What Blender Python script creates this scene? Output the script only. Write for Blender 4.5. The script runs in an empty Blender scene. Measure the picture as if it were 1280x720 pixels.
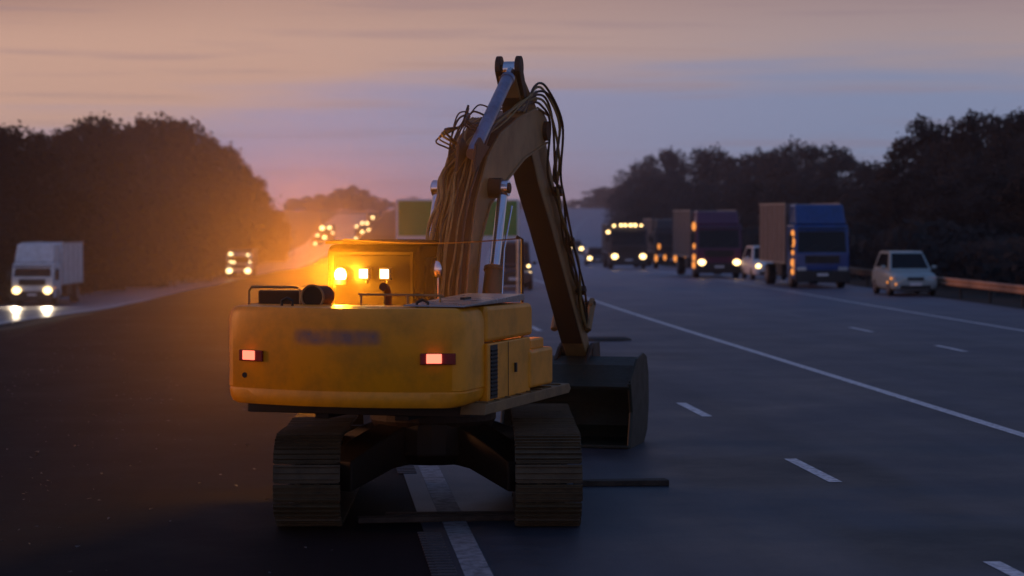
import bpy, math, random
from mathutils import Vector, Matrix, noise
R = math.radians
C = bpy.context.scene.collection
sc = bpy.context.scene
random.seed(7)

def lin(r, g, b, k=1.0):
    def f(c):
        c /= 255.0
        return (c / 12.92 if c <= 0.04045 else ((c + 0.055) / 1.055) ** 2.4) * k
    return (f(r), f(g), f(b), 1.0)

# ------------------------------------------------------------------ camera
CAM_H = 3.3
YAW, PITCH = R(5.1), R(1.882)
cam_d = bpy.data.cameras.new('camera'); cam = bpy.data.objects.new('camera', cam_d); C.objects.link(cam)
cam_d.lens = 78.75; cam_d.sensor_width = 36; cam_d.clip_start = 0.5; cam_d.clip_end = 6000
cam.location = (0, 0, CAM_H); cam.rotation_euler = (math.pi/2 - PITCH, 0, -YAW)
cam_d.dof.use_dof = True; cam_d.dof.focus_distance = 26.0; cam_d.dof.aperture_fstop = 1.4
sc.camera = cam
def at(px, Y): return Y * math.tan(math.atan((px - 640.0) / 2800.0) + YAW)          # across-road offset of a sight line at distance Y
def up(py, Y): return CAM_H + (268.0 - py) / 2800.0 * Y

# ------------------------------------------------------------------ mesh builder
class MB:
    def __init__(s): s.v = []; s.f = []
    def add(s, vs, fs, m=None):
        o = len(s.v)
        for p in vs:
            p = Vector(p)
            if m is not None: p = m @ p
            s.v.append(p)
        for f in fs: s.f.append([i + o for i in f])
        return s
    def box(s, c, d, rot=None, m=None):
        x, y, z = d[0]/2, d[1]/2, d[2]/2
        vs = [Vector((i*x, j*y, k*z)) for i in (-1, 1) for j in (-1, 1) for k in (-1, 1)]
        if rot is not None: vs = [rot @ v for v in vs]
        vs = [v + Vector(c) for v in vs]
        return s.add(vs, [(0,1,3,2),(4,6,7,5),(0,4,5,1),(2,3,7,6),(0,2,6,4),(1,5,7,3)], m)
    def tube(s, pts, r, n=8, cap=True):
        pts = [Vector(p) for p in pts]; rs = r if isinstance(r, (list, tuple)) else [r]*len(pts)
        o = len(s.v); prev = None
        for i, p in enumerate(pts):
            t = (pts[min(i+1, len(pts)-1)] - pts[max(i-1, 0)])
            t = t.normalized() if t.length > 1e-9 else Vector((0, 0, 1))
            if prev is None:
                a = Vector((1, 0, 0)) if abs(t.x) < 0.8 else Vector((0, 1, 0))
                u = t.cross(a).normalized()
            else:
                u = (prev - t * prev.dot(t))
                u = u.normalized() if u.length > 1e-6 else t.orthogonal().normalized()
            prev = u; w = t.cross(u)
            for k in range(n):
                a = 2*math.pi*k/n
                s.v.append(p + (u*math.cos(a) + w*math.sin(a))*rs[i])
        for i in range(len(pts)-1):
            for k in range(n):
                a, b = o+i*n+k, o+i*n+(k+1) % n
                s.f.append([a, b, b+n, a+n])
        if cap:
            s.f.append([o+k for k in range(n)][::-1]); s.f.append([o+(len(pts)-1)*n+k for k in range(n)])
        return s
    def prism(s, prof, x0, x1, m=None):      # profile in (y, z) extruded along x
        n = len(prof)
        vs = [(x0, p[0], p[1]) for p in prof] + [(x1, p[0], p[1]) for p in prof]
        fs = [list(range(n)), list(range(n, 2*n))[::-1]] + [[i, i+n, (i+1) % n+n, (i+1) % n] for i in range(n)]
        return s.add(vs, fs, m)
    def plan(s, prof, levels, m=None):       # plan outline (x, y) with (z, inset-scale) levels; caps both ends
        n = len(prof); cx = sum(p[0] for p in prof)/n; cy = sum(p[1] for p in prof)/n
        vs = []; fs = []
        for z, dx in levels:
            hx = max(abs(p[0]-cx) for p in prof); hy = max(abs(p[1]-cy) for p in prof)
            kx, ky = (hx-dx)/hx, (hy-dx)/hy
            vs += [(cx+(p[0]-cx)*kx, cy+(p[1]-cy)*ky, z) for p in prof]
        for l in range(len(levels)-1):
            fs += [[l*n+i, l*n+(i+1) % n, (l+1)*n+(i+1) % n, (l+1)*n+i] for i in range(n)]
        fs += [list(range(n))[::-1], list(range((len(levels)-1)*n, len(levels)*n))]
        return s.add(vs, fs, m)
    def loft(s, st, n=20, m=None):           # stations (y, half width, z0, z1, exponent) -> rounded section body
        vs = []; fs = []
        for (y, w, z0, z1, e) in st:
            for k in range(n):
                a = 2*math.pi*(k+0.5)/n; c, d = math.cos(a), math.sin(a)
                x = math.copysign(abs(c)**(2/e), c)*w; z = (z0+z1)/2 + math.copysign(abs(d)**(2/e), d)*(z1-z0)/2
                vs.append((x, y, z))
        for i in range(len(st)-1):
            fs += [[i*n+k, i*n+(k+1) % n, (i+1)*n+(k+1) % n, (i+1)*n+k] for k in range(n)]
        fs += [list(range(n)), list(range((len(st)-1)*n, len(st)*n))[::-1]]
        return s.add(vs, fs, m)
    def ball(s, c, r, n=10, sc3=(1, 1, 1)):
        vs = []; fs = []
        for i in range(n+1):
            th = math.pi*i/n
            for k in range(2*n):
                ph = math.pi*k/n
                vs.append((c[0]+r*sc3[0]*math.sin(th)*math.cos(ph), c[1]+r*sc3[1]*math.sin(th)*math.sin(ph), c[2]+r*sc3[2]*math.cos(th)))
        for i in range(n):
            for k in range(2*n):
                fs.append([i*2*n+k, (i+1)*2*n+k, (i+1)*2*n+(k+1) % (2*n), i*2*n+(k+1) % (2*n)])
        return s.add(vs, fs)
    def build(s, name, mat, parent=None, bevel=0, smooth=False, rz=None, seg=2):
        me = bpy.data.meshes.new(name); me.from_pydata([tuple(v) for v in s.v], [], s.f); me.validate(); me.update()
        import bmesh
        bm = bmesh.new(); bm.from_mesh(me); bmesh.ops.remove_doubles(bm, verts=bm.verts, dist=1e-6)
        bmesh.ops.recalc_face_normals(bm, faces=bm.faces); bm.to_mesh(me); bm.free()
        me.materials.append(mat)
        if smooth:
            for p in me.polygons: p.use_smooth = True
            try: me.set_sharp_from_angle(angle=R(38))
            except Exception: pass
        o = bpy.data.objects.new(name, me); C.objects.link(o)
        if parent is not None: o.parent = parent
        if rz is not None: o.rotation_euler.z = rz
        if bevel:
            b = o.modifiers.new('bevel', 'BEVEL'); b.width = bevel; b.segments = seg; b.limit_method = 'ANGLE'; b.angle_limit = R(35)
        return o

def tag(o, label=None, cat=None, group=None, kind=None):
    if label: o['label'] = label
    if cat: o['category'] = cat
    if group: o['group'] = group
    if kind: o['kind'] = kind
    return o
def empty(name, loc, rz=0):
    o = bpy.data.objects.new(name, None); C.objects.link(o); o.location = loc; o.rotation_euler = (0, 0, rz); o.empty_display_size = 0.3
    return o
def copy_tree(o, parent=None):
    c = o.copy(); C.objects.link(c)
    if parent is not None: c.parent = parent
    for ch in [k for k in o.children]: copy_tree(ch, c)
    return c

# ------------------------------------------------------------------ materials
def nodes(m): m.use_nodes = True; return m.node_tree.nodes, m.node_tree.links
def paint(name, col, rough=0.5, metal=0.0, var=0.25, scale=3.0, bump=0.0, bscale=60, dirt=None, dirt_amt=0.5, coat=0.0, spec=0.5):
    m = bpy.data.materials.new(name); N, L = nodes(m); b = N['Principled BSDF']
    b.inputs['Roughness'].default_value = rough; b.inputs['Metallic'].default_value = metal
    b.inputs['Coat Weight'].default_value = coat; b.inputs['Specular IOR Level'].default_value = spec
    tc = N.new('ShaderNodeTexCoord')
    nz = N.new('ShaderNodeTexNoise'); nz.inputs['Scale'].default_value = scale; nz.inputs['Detail'].default_value = 8; nz.inputs['Roughness'].default_value = 0.65
    L.new(tc.outputs['Object'], nz.inputs['Vector'])
    mx = N.new('ShaderNodeMix'); mx.data_type = 'RGBA'
    d = dirt if dirt else tuple(c*(1-var) for c in col[:3]) + (1,)
    mx.inputs[6].default_value = tuple(col[:3]) + (1,); mx.inputs[7].default_value = tuple(d[:3]) + (1,)
    mr = N.new('ShaderNodeMapRange'); mr.inputs[1].default_value = 0.42; mr.inputs[2].default_value = 0.68; mr.inputs[4].default_value = dirt_amt if dirt else 1.0
    L.new(nz.outputs['Fac'], mr.inputs[0]); L.new(mr.outputs[0], mx.inputs[0]); L.new(mx.outputs[2], b.inputs['Base Color'])
    r2 = N.new('ShaderNodeMapRange'); r2.inputs[3].default_value = max(0.02, rough-0.1); r2.inputs[4].default_value = min(1, rough+0.15)
    L.new(nz.outputs['Fac'], r2.inputs[0]); L.new(r2.outputs[0], b.inputs['Roughness'])
    if bump:
        n2 = N.new('ShaderNodeTexNoise'); n2.inputs['Scale'].default_value = bscale; n2.inputs['Detail'].default_value = 5
        L.new(tc.outputs['Object'], n2.inputs['Vector'])
        bp = N.new('ShaderNodeBump'); bp.inputs['Strength'].default_value = bump; bp.inputs['Distance'].default_value = 0.02
        L.new(n2.outputs['Fac'], bp.inputs['Height']); L.new(bp.outputs[0], b.inputs['Normal'])
    return m
def glow(name, col, k):
    m = bpy.data.materials.new(name); N, L = nodes(m); N.clear()
    e = N.new('ShaderNodeEmission'); e.inputs[0].default_value = tuple(col[:3]) + (1,); e.inputs[1].default_value = k
    lw = N.new('ShaderNodeLayerWeight'); lw.inputs[0].default_value = 0.35
    mr = N.new('ShaderNodeMapRange'); mr.inputs[3].default_value = k; mr.inputs[4].default_value = k*0.45
    L.new(lw.outputs['Facing'], mr.inputs[0]); L.new(mr.outputs[0], e.inputs[1])
    o = N.new('ShaderNodeOutputMaterial'); L.new(e.outputs[0], o.inputs[0]); return m

M = {}
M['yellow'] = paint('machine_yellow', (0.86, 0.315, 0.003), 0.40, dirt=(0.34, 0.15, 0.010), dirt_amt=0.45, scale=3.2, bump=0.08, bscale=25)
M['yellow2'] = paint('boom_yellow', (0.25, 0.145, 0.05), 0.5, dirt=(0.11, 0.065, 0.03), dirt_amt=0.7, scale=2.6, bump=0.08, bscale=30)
M['black'] = paint('black_rubber', (0.018, 0.017, 0.017), 0.55, var=0.4, scale=8)
M['hose'] = paint('hydraulic_hose', (0.018, 0.014, 0.01), 0.38, var=0.4, scale=8)
M['hose2'] = paint('dusty_hose', (0.26, 0.18, 0.06), 0.45, var=0.5, scale=8)
M['steel'] = paint('worn_track_steel', (0.085, 0.060, 0.030), 0.6, metal=0.2, dirt=(0.03, 0.02, 0.012), scale=6, bump=0.3, bscale=40)
M['grime_shade'] = paint('grimy_shaded_steel', (0.022, 0.008, 0.003), 0.65, dirt=(0.03, 0.014, 0.006), scale=4, bump=0.2)  # also colours the painted shade under the stick and behind the hoses
M['box'] = paint('brown_box_paint', (0.06, 0.03, 0.012), 0.6, spec=0.2)
M['frame'] = paint('dark_frame', (0.013, 0.007, 0.004), 0.6, dirt=(0.02, 0.014, 0.01), scale=4, bump=0.2)
M['chrome'] = paint('chrome_rod', (0.62, 0.66, 0.74), 0.16, metal=1.0, var=0.1, scale=5)
M['tubeblue'] = paint('cylinder_tube', (0.20, 0.27, 0.42), 0.3, metal=0.55, var=0.35, scale=6)
M['bucket'] = paint('worn_bucket_steel', (0.020, 0.025, 0.018), 0.5, metal=0.3, dirt=(0.015, 0.012, 0.008), scale=5, bump=0.3, bscale=18)
M['glass'] = paint('dark_glass', (0.008, 0.009, 0.012), 0.08, var=0.1, spec=0.28)
M['redoff'] = paint('red_lens', (0.22, 0.006, 0.004), 0.2, var=0.2)
M['redon'] = glow('lit_tail_lamp', (1, 0.17, 0.10), 2.6)
M['amber'] = glow('lit_amber_beacon', (1, 0.56, 0.10), 30)
M['work'] = glow('lit_work_light', (1, 0.86, 0.50), 6.0)
M['head'] = glow('lit_headlight', (1, 0.64, 0.26), 5.5)
M['headfar'] = glow('lit_far_headlight', (1, 0.66, 0.28), 5.5)
M['marker'] = glow('lit_marker_lamp', (1, 0.64, 0.25), 5.0)
M['dimamber'] = glow('indicator_and_glint', (1, 0.33, 0.07), 1.3)  # indicators, and the glowing imitation reflections on the vehicles
M['cabdark'] = paint('dark_cab_shell', (0.012, 0.006, 0.002), 0.7, spec=0.08, dirt=(0.015, 0.01, 0.006), scale=3)
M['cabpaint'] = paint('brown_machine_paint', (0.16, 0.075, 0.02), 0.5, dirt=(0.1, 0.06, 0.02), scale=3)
M['blue'] = paint('blue_lorry_paint', (0.006, 0.05, 0.22), 0.28, var=0.3, coat=0.3)
M['purple'] = paint('purple_lorry_paint', (0.085, 0.014, 0.060), 0.3, var=0.3, coat=0.3)
M['grime'] = paint('dark_truck_paint', (0.03, 0.024, 0.03), 0.4, var=0.3)
M['white'] = paint('white_paint', (0.76, 0.76, 0.78), 0.4, dirt=(0.4, 0.38, 0.35))
M['grey'] = paint('grey_tarpaulin', (0.12, 0.105, 0.105), 0.6, var=0.3, scale=1.2)
M['silver'] = paint('silver_car_paint', (0.34, 0.43, 0.44), 0.3, metal=0.15, var=0.15, coat=0.4)
M['paleblue'] = paint('pale_van_paint', (0.22, 0.27, 0.36), 0.3, var=0.2)
M['plastic'] = paint('dark_plastic', (0.02, 0.02, 0.021), 0.5)
M['rim'] = paint('wheel_rim', (0.28, 0.28, 0.28), 0.35, metal=0.7)
M['lens'] = paint('unlit_lens', (0.55, 0.58, 0.6), 0.12, metal=0.3, var=0.2)
M['galv'] = paint('galvanised_steel', (0.42, 0.42, 0.42), 0.36, metal=0.75, dirt=(0.25, 0.2, 0.15), scale=2, bump=0.1)
M['green'] = paint('sign_green', (0.10, 0.26, 0.05), 0.45, var=0.15, scale=1.5)
M['signwhite'] = paint('sign_white', (0.7, 0.7, 0.72), 0.4, var=0.1)
M['wood'] = paint('weathered_timber', (0.06, 0.04, 0.028), 0.8, var=0.5, scale=6, bump=0.4)
M['bark'] = paint('tree_bark', (0.05, 0.04, 0.03), 0.9, var=0.4, scale=5, bump=0.4)
M['line'] = paint('road_paint', (0.78, 0.80, 0.84), 0.55, dirt=(0.20, 0.20, 0.21), dirt_amt=0.9, scale=9, bump=0.3, bscale=90)
M['lineworn'] = paint('worn_road_paint', (0.27, 0.28, 0.31), 0.6, dirt=(0.06, 0.06, 0.07), dirt_amt=0.95, scale=7, bump=0.3, bscale=90)

def leafmat(name, a, b):
    m = bpy.data.materials.new(name); N, L = nodes(m); p = N['Principled BSDF']
    p.inputs['Roughness'].default_value = 0.75; p.inputs['Specular IOR Level'].default_value = 0.2
    tc = N.new('ShaderNodeTexCoord'); nz = N.new('ShaderNodeTexNoise'); nz.inputs['Scale'].default_value = 0.55; nz.inputs['Detail'].default_value = 4
    cr = N.new('ShaderNodeValToRGB'); cr.color_ramp.elements[0].position = 0.4; cr.color_ramp.elements[1].position = 0.65
    cr.color_ramp.elements[0].color = a + (1,); cr.color_ramp.elements[1].color = b + (1,)
    L.new(tc.outputs['Object'], nz.inputs['Vector']); L.new(nz.outputs['Fac'], cr.inputs[0]); L.new(cr.outputs[0], p.inputs['Base Color'])
    tl = N.new('ShaderNodeBsdfTranslucent'); L.new(cr.outputs[0], tl.inputs[0]); ms = N.new('ShaderNodeMixShader'); ms.inputs[0].default_value = 0.45
    L.new(p.outputs[0], ms.inputs[1]); L.new(tl.outputs[0], ms.inputs[2]); L.new(ms.outputs[0], N['Material Output'].inputs[0])
    return m
M['leafl'] = leafmat('brown_green_leaves', (0.014, 0.009, 0.009), (0.024, 0.015, 0.014))
M['leafr'] = leafmat('dark_green_leaves', (0.036, 0.036, 0.038), (0.056, 0.056, 0.058))
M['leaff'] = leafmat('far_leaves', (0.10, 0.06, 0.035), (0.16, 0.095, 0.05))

def asphalt(name, a, b, rough, patches=(), streak=True, spec=0.5, far=None):
    m = bpy.data.materials.new(name); N, L = nodes(m); p = N['Principled BSDF']
    p.inputs['Specular IOR Level'].default_value = spec
    tc = N.new('ShaderNodeTexCoord')
    mp = N.new('ShaderNodeMapping'); mp.inputs['Scale'].default_value = (1.1, 0.035, 1)
    L.new(tc.outputs['Object'], mp.inputs[0])
    n1 = N.new('ShaderNodeTexNoise'); n1.inputs['Scale'].default_value = 1.0; n1.inputs['Detail'].default_value = 6; L.new(mp.outputs[0], n1.inputs['Vector'])
    n2 = N.new('ShaderNodeTexNoise'); n2.inputs['Scale'].default_value = 0.35; n2.inputs['Detail'].default_value = 9; n2.inputs['Roughness'].default_value = 0.7; L.new(tc.outputs['Object'], n2.inputs['Vector'])
    n3 = N.new('ShaderNodeTexNoise'); n3.inputs['Scale'].default_value = 28; n3.inputs['Detail'].default_value = 4; L.new(tc.outputs['Object'], n3.inputs['Vector'])
    ad = N.new('ShaderNodeMath'); ad.operation = 'ADD'; L.new(n1.outputs['Fac'], ad.inputs[0]); L.new(n2.outputs['Fac'], ad.inputs[1])
    ad2 = N.new('ShaderNodeMath'); ad2.operation = 'MULTIPLY_ADD'; L.new(n3.outputs['Fac'], ad2.inputs[0]); ad2.inputs[1].default_value = 0.35; L.new(ad.outputs[0], ad2.inputs[2])
    mr = N.new('ShaderNodeMapRange'); mr.inputs[1].default_value = 0.98; mr.inputs[2].default_value = 1.38; L.new(ad2.outputs[0], mr.inputs[0])
    mx = N.new('ShaderNodeMix'); mx.data_type = 'RGBA'; mx.inputs[6].default_value = a + (1,); mx.inputs[7].default_value = b + (1,)
    L.new(mr.outputs[0], mx.inputs[0]); cur = mx.outputs[2]
    if far:                                      # paler with distance, painting the grazing sky sheen into the colour
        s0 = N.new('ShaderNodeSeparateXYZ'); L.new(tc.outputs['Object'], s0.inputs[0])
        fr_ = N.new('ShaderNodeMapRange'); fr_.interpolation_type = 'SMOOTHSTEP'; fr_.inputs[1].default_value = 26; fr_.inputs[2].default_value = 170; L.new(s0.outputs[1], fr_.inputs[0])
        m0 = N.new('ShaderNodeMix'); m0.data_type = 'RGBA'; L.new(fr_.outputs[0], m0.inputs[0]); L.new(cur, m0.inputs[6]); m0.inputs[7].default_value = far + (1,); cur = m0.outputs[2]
    if patches:                                  # soft dark patches painted into the colour, for shadows and bituminous repairs
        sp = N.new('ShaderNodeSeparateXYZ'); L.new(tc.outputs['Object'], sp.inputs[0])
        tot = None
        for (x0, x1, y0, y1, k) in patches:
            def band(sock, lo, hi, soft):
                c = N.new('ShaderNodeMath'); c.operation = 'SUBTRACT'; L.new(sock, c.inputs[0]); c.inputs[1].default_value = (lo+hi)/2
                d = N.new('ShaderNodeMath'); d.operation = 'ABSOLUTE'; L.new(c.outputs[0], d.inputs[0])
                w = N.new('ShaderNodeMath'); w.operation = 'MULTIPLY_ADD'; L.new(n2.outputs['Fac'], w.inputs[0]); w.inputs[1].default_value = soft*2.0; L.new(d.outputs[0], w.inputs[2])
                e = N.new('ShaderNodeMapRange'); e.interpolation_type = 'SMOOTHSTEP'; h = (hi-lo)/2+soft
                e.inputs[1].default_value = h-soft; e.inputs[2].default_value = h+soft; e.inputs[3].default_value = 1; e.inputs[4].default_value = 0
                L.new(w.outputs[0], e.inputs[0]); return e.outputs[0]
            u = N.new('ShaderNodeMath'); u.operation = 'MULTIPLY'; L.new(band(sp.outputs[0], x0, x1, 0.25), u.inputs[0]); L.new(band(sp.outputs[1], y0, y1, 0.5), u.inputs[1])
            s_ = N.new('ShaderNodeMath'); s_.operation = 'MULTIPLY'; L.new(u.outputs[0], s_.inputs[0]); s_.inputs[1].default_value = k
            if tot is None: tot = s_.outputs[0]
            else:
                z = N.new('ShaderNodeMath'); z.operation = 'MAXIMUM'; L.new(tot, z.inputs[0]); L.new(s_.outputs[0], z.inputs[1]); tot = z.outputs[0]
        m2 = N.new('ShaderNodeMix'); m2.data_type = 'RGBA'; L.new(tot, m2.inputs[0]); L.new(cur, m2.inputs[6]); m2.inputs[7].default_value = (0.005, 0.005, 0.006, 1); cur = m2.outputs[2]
    L.new(cur, p.inputs['Base Color'])
    rr = N.new('ShaderNodeMapRange'); rr.inputs[1].default_value = 0.3; rr.inputs[2].default_value = 0.7; rr.inputs[3].default_value = rough-0.1; rr.inputs[4].default_value = rough+0.12
    L.new(n2.outputs['Fac'], rr.inputs[0]); L.new(rr.outputs[0], p.inputs['Roughness'])
    bp = N.new('ShaderNodeBump'); bp.inputs['Strength'].default_value = 0.35; bp.inputs['Distance'].default_value = 0.01
    L.new(n3.outputs['Fac'], bp.inputs['Height']); L.new(bp.outputs[0], p.inputs['Normal'])
    return m
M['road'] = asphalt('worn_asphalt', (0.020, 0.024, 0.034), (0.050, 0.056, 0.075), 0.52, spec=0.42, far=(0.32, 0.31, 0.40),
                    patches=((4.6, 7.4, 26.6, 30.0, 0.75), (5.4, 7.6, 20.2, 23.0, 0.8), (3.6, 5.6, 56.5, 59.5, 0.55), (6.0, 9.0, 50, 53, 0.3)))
M['dark'] = asphalt('planed_dark_asphalt', (0.003, 0.0025, 0.0035), (0.010, 0.0075, 0.010), 0.8, spec=0.10)
M['slip'] = asphalt('damp_asphalt', (0.20, 0.17, 0.19), (0.30, 0.27, 0.30), 0.36)
M['verge'] = paint('verge_ground', (0.020, 0.017, 0.012), 0.95, var=0.5, scale=0.4, bump=0.5, bscale=3)

# ------------------------------------------------------------------ terrain
def lerp_tab(tab, y):
    if y <= tab[0][0]: return tab[0][1]
    for (a, va), (b, vb) in zip(tab, tab[1:]):
        if y <= b:
            t = (y-a)/(b-a); t = t*t*(3-2*t)*0.35 + t*0.65
            return va + (vb-va)*t
    return tab[-1][1]
def bend(y): return 0.00026*max(0.0, min(y, 520)-60)**2 + max(0, y-520)*0.24
E_TAB = [(-50, 0), (105, 0), (145, -0.30), (180, -0.9), (215, -1.1), (260, -0.5), (320, 1.0), (400, 3.2), (470, 4.6), (540, 4.7), (3000, 4.0)]
L_TAB = [(-50, 0), (30, -0.1), (60, -0.6), (90, -1.1), (124, -1.7), (160, -2.3), (233, -3.3), (300, -3.0), (400, -1.9), (470, 0.4), (560, 4.2), (3000, 4.0)]
XR_TAB = [(-50, -21), (60, -15), (90, -12.5), (124, -10.4), (160, -8.6), (233, -4.2), (300, 0.4), (400, 6.5), (470, 10), (600, 20), (3000, 200)]
XL_TAB = [(-50, -29), (60, -22), (90, -19), (124, -17), (160, -16), (233, -12.4), (300, -6.0), (400, -1.2), (470, 1.5), (600, 10), (3000, 180)]
def ground_z(x, y):
    e, l = lerp_tab(E_TAB, y), lerp_tab(L_TAB, y)
    x0 = lerp_tab(XR_TAB, y)+0.6; x1 = x0 + 7
    t = max(0, min(1, (x-x0)/(x1-x0))); t = t*t*(3-2*t)
    return l + (e-l)*t
def ys(a, b):
    out = []; y = a
    while y < b:
        out.append(y); y += 2.0 if y < 150 else (4 if y < 600 else 60)
    return out + [b]
xs = [-900, -500, -300, -180, -120, -80, -60, -45] + [-36+i*1.5 for i in range(90)] + [105, 130, 180, 260, 400, 600, 900]
g = MB(); YS = ys(-50, 2600)
for y in YS:
    for x in xs: g.v.append(Vector((x, y, ground_z(x, y)-0.05)))
nx = len(xs)
for j in range(len(YS)-1):
    for i in range(nx-1): g.f.append([j*nx+i, j*nx+i+1, (j+1)*nx+i+1, (j+1)*nx+i])
tag(g.build('ground', M['verge'], smooth=True), kind='structure')

def strip(name, fx0, fx1, a, b, dz, mat, zf=None, nxs=1, kind='structure'):
    s = MB(); Y = [a] + [y for y in ys(-50, 2600) if a < y < b] + [b]
    for y in Y:
        x0, x1 = fx0(y), fx1(y)
        for i in range(nxs+1):
            x = x0+(x1-x0)*i/nxs; z = (zf(y) if zf else ground_z(x, y)) + dz
            s.v.append(Vector((x, y, z)))
    for j in range(len(Y)-1):
        for i in range(nxs): s.f.append([j*(nxs+1)+i, j*(nxs+1)+i+1, (j+1)*(nxs+1)+i+1, (j+1)*(nxs+1)+i])
    return tag(s.build(name, mat), kind=kind)
E = lambda y: lerp_tab(E_TAB, y)
LZ = lambda y: lerp_tab(L_TAB, y)
XRf = lambda y: lerp_tab(XR_TAB, y); XLf = lambda y: lerp_tab(XL_TAB, y)
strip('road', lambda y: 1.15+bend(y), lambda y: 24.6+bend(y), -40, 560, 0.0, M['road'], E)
strip('resurfaced_lane', lambda y: max(-11.0, XRf(y)+1.0)+bend(y)*0.2, lambda y: 1.15+bend(y), -40, 300, -0.012, M['dark'], None, 8)
strip('far_carriageway', XLf, XRf, -40, 540, 0.0, M['slip'], LZ)
wl = strip('road_marking', lambda y: 1.38+bend(y), lambda y: 1.64+bend(y), -40, 260, 0.005, M['lineworn'], E)
strip('road_marking', lambda y: 10.48+bend(y), lambda y: 10.69+bend(y), -40, 430, 0.005, M['line'], E)
strip('road_marking', lambda y: 20.0+bend(y), lambda y: 20.17+bend(y), -40, 430, 0.005, M['line'], E)
strip('road_marking', lambda y: XRf(y)-0.50, lambda y: XRf(y)-0.22, -40, 420, 0.005, M['line'], LZ)
strip('road_marking', lambda y: XLf(y)+0.35, lambda y: XLf(y)+0.62, -40, 420, 0.005, M['line'], LZ)
def dash(x, y0, w=0.15, l=2.2, mat='line'):
    strip('road_marking', lambda y: x-w/2+bend(y), lambda y: x+w/2+bend(y), y0, y0+l, 0.005, M[mat], E)
for k in range(-2, 20):
    dash(6.42, 18.05+9.0*k, 0.17, 2.65, 'line' if k < 6 else 'lineworn')
for k in range(-3, 18):
    dash(15.65, 52.6+9.05*k, 0.17, 2.6, 'line' if k < 2 else 'lineworn')
rb = MB()                                                   # raised ribs of the rumble strip
y = 10.0
while y < 23.2:
    rb.box((1.20, y, 0.006), (0.24, 0.07, 0.012)); y += 0.17
y = 28.5
while y < 60:
    rb.box((1.20, y, 0.006), (0.24, 0.07, 0.012)); y += 0.17
tag(rb.build('rumble_strip', paint('rumble_rib', (0.06, 0.06, 0.07), 0.6)), kind='structure')

gr = MB(); random.seed(3)                                   # loose planings on the dark lane
for k in range(900):
    y = 12+random.random()**1.5*60; x = random.uniform(-9, 1.0)
    if random.random() < 0.5: x = random.gauss(-3.2, 0.5) if random.random() < .5 else random.gauss(-5.5, 0.4)
    r = random.uniform(0.008, 0.03); z = ground_z(x, y)
    gr.add([(x+r*random.uniform(-1, 1)*1.2, y+r*random.uniform(-1, 1), z+r*random.uniform(0, 1)) for _ in range(5)], [(0,1,2),(0,2,3),(0,3,4),(1,2,4),(2,3,4),(0,1,4)])
tag(gr.build('loose_gravel', paint('gravel_stone', (0.12, 0.11, 0.11), 0.8)), 'scattered pale road planings lying on the dark resurfaced lane', 'gravel', kind='stuff')

# ------------------------------------------------------------------ excavator
EX = empty('excavator', (1.37, 25.5, 0.0), R(-4.5))
tag(EX, 'yellow tracked excavator seen from behind with lit amber beacon, standing on the closed lane', 'excavator')
HR = R(-18.5)                                               # upper structure slewed on its turntable
def H(mb, name, mat, parent=EX, **k):
    if parent is EX: k['rz'] = HR
    return mb.build(name, M[mat], parent, **k)

# undercarriage
mb = MB()
mb.plan([(math.cos(a)*0.62, math.sin(a)*0.75) for a in [i*math.pi/12 for i in range(24)]], [(0.50, 0.12), (0.62, 0), (1.02, 0.04)])
for sx in (-1, 1):
    for sy in (-1, 1):
        P = []
        for t in [0, .2, .4, .6, .8, 1.0]:
            x = sx*(0.30+0.72*t); yy = sy*(0.28+1.02*t); zt = 0.99-0.36*t**1.3; zb = 0.50-0.20*max(0, t-0.35)/0.65
            P.append((x, yy, zt, zb))
        vs = []; w = 0.21
        dx, dy = -sy*w*0.82*1, sx*w*0.55
        for (x, yy, zt, zb) in P: vs += [(x-dx, yy-dy, zb), (x+dx, yy+dy, zb), (x+dx, yy+dy, zt), (x-dx, yy-dy, zt)]
        fs = []
        for i in range(5):
            for k in range(4): fs.append([i*4+k, i*4+(k+1) % 4, (i+1)*4+(k+1) % 4, (i+1)*4+k])
        fs += [[0, 1, 2, 3], [20, 21, 22, 23][::-1]]
        mb.add(vs, fs)
mb.build('undercarriage', M['frame'], EX, bevel=0.02)
tt = MB()
tt.plan([(math.cos(a)*0.72, math.sin(a)*0.72) for a in [i*math.pi/16 for i in range(32)]], [(0.80, 0.10), (0.98, 0.0), (1.12, 0), (1.125, 0.05), (1.22, 0.05)])
for i in range(20):
    a = i*math.pi/10; tt.tube([(0.63*math.cos(a), 0.63*math.sin(a), 1.12), (0.63*math.cos(a), 0.63*math.sin(a), 1.15)], 0.018, 6)
tt.build('turntable', M['grime_shade'], EX)

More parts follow.
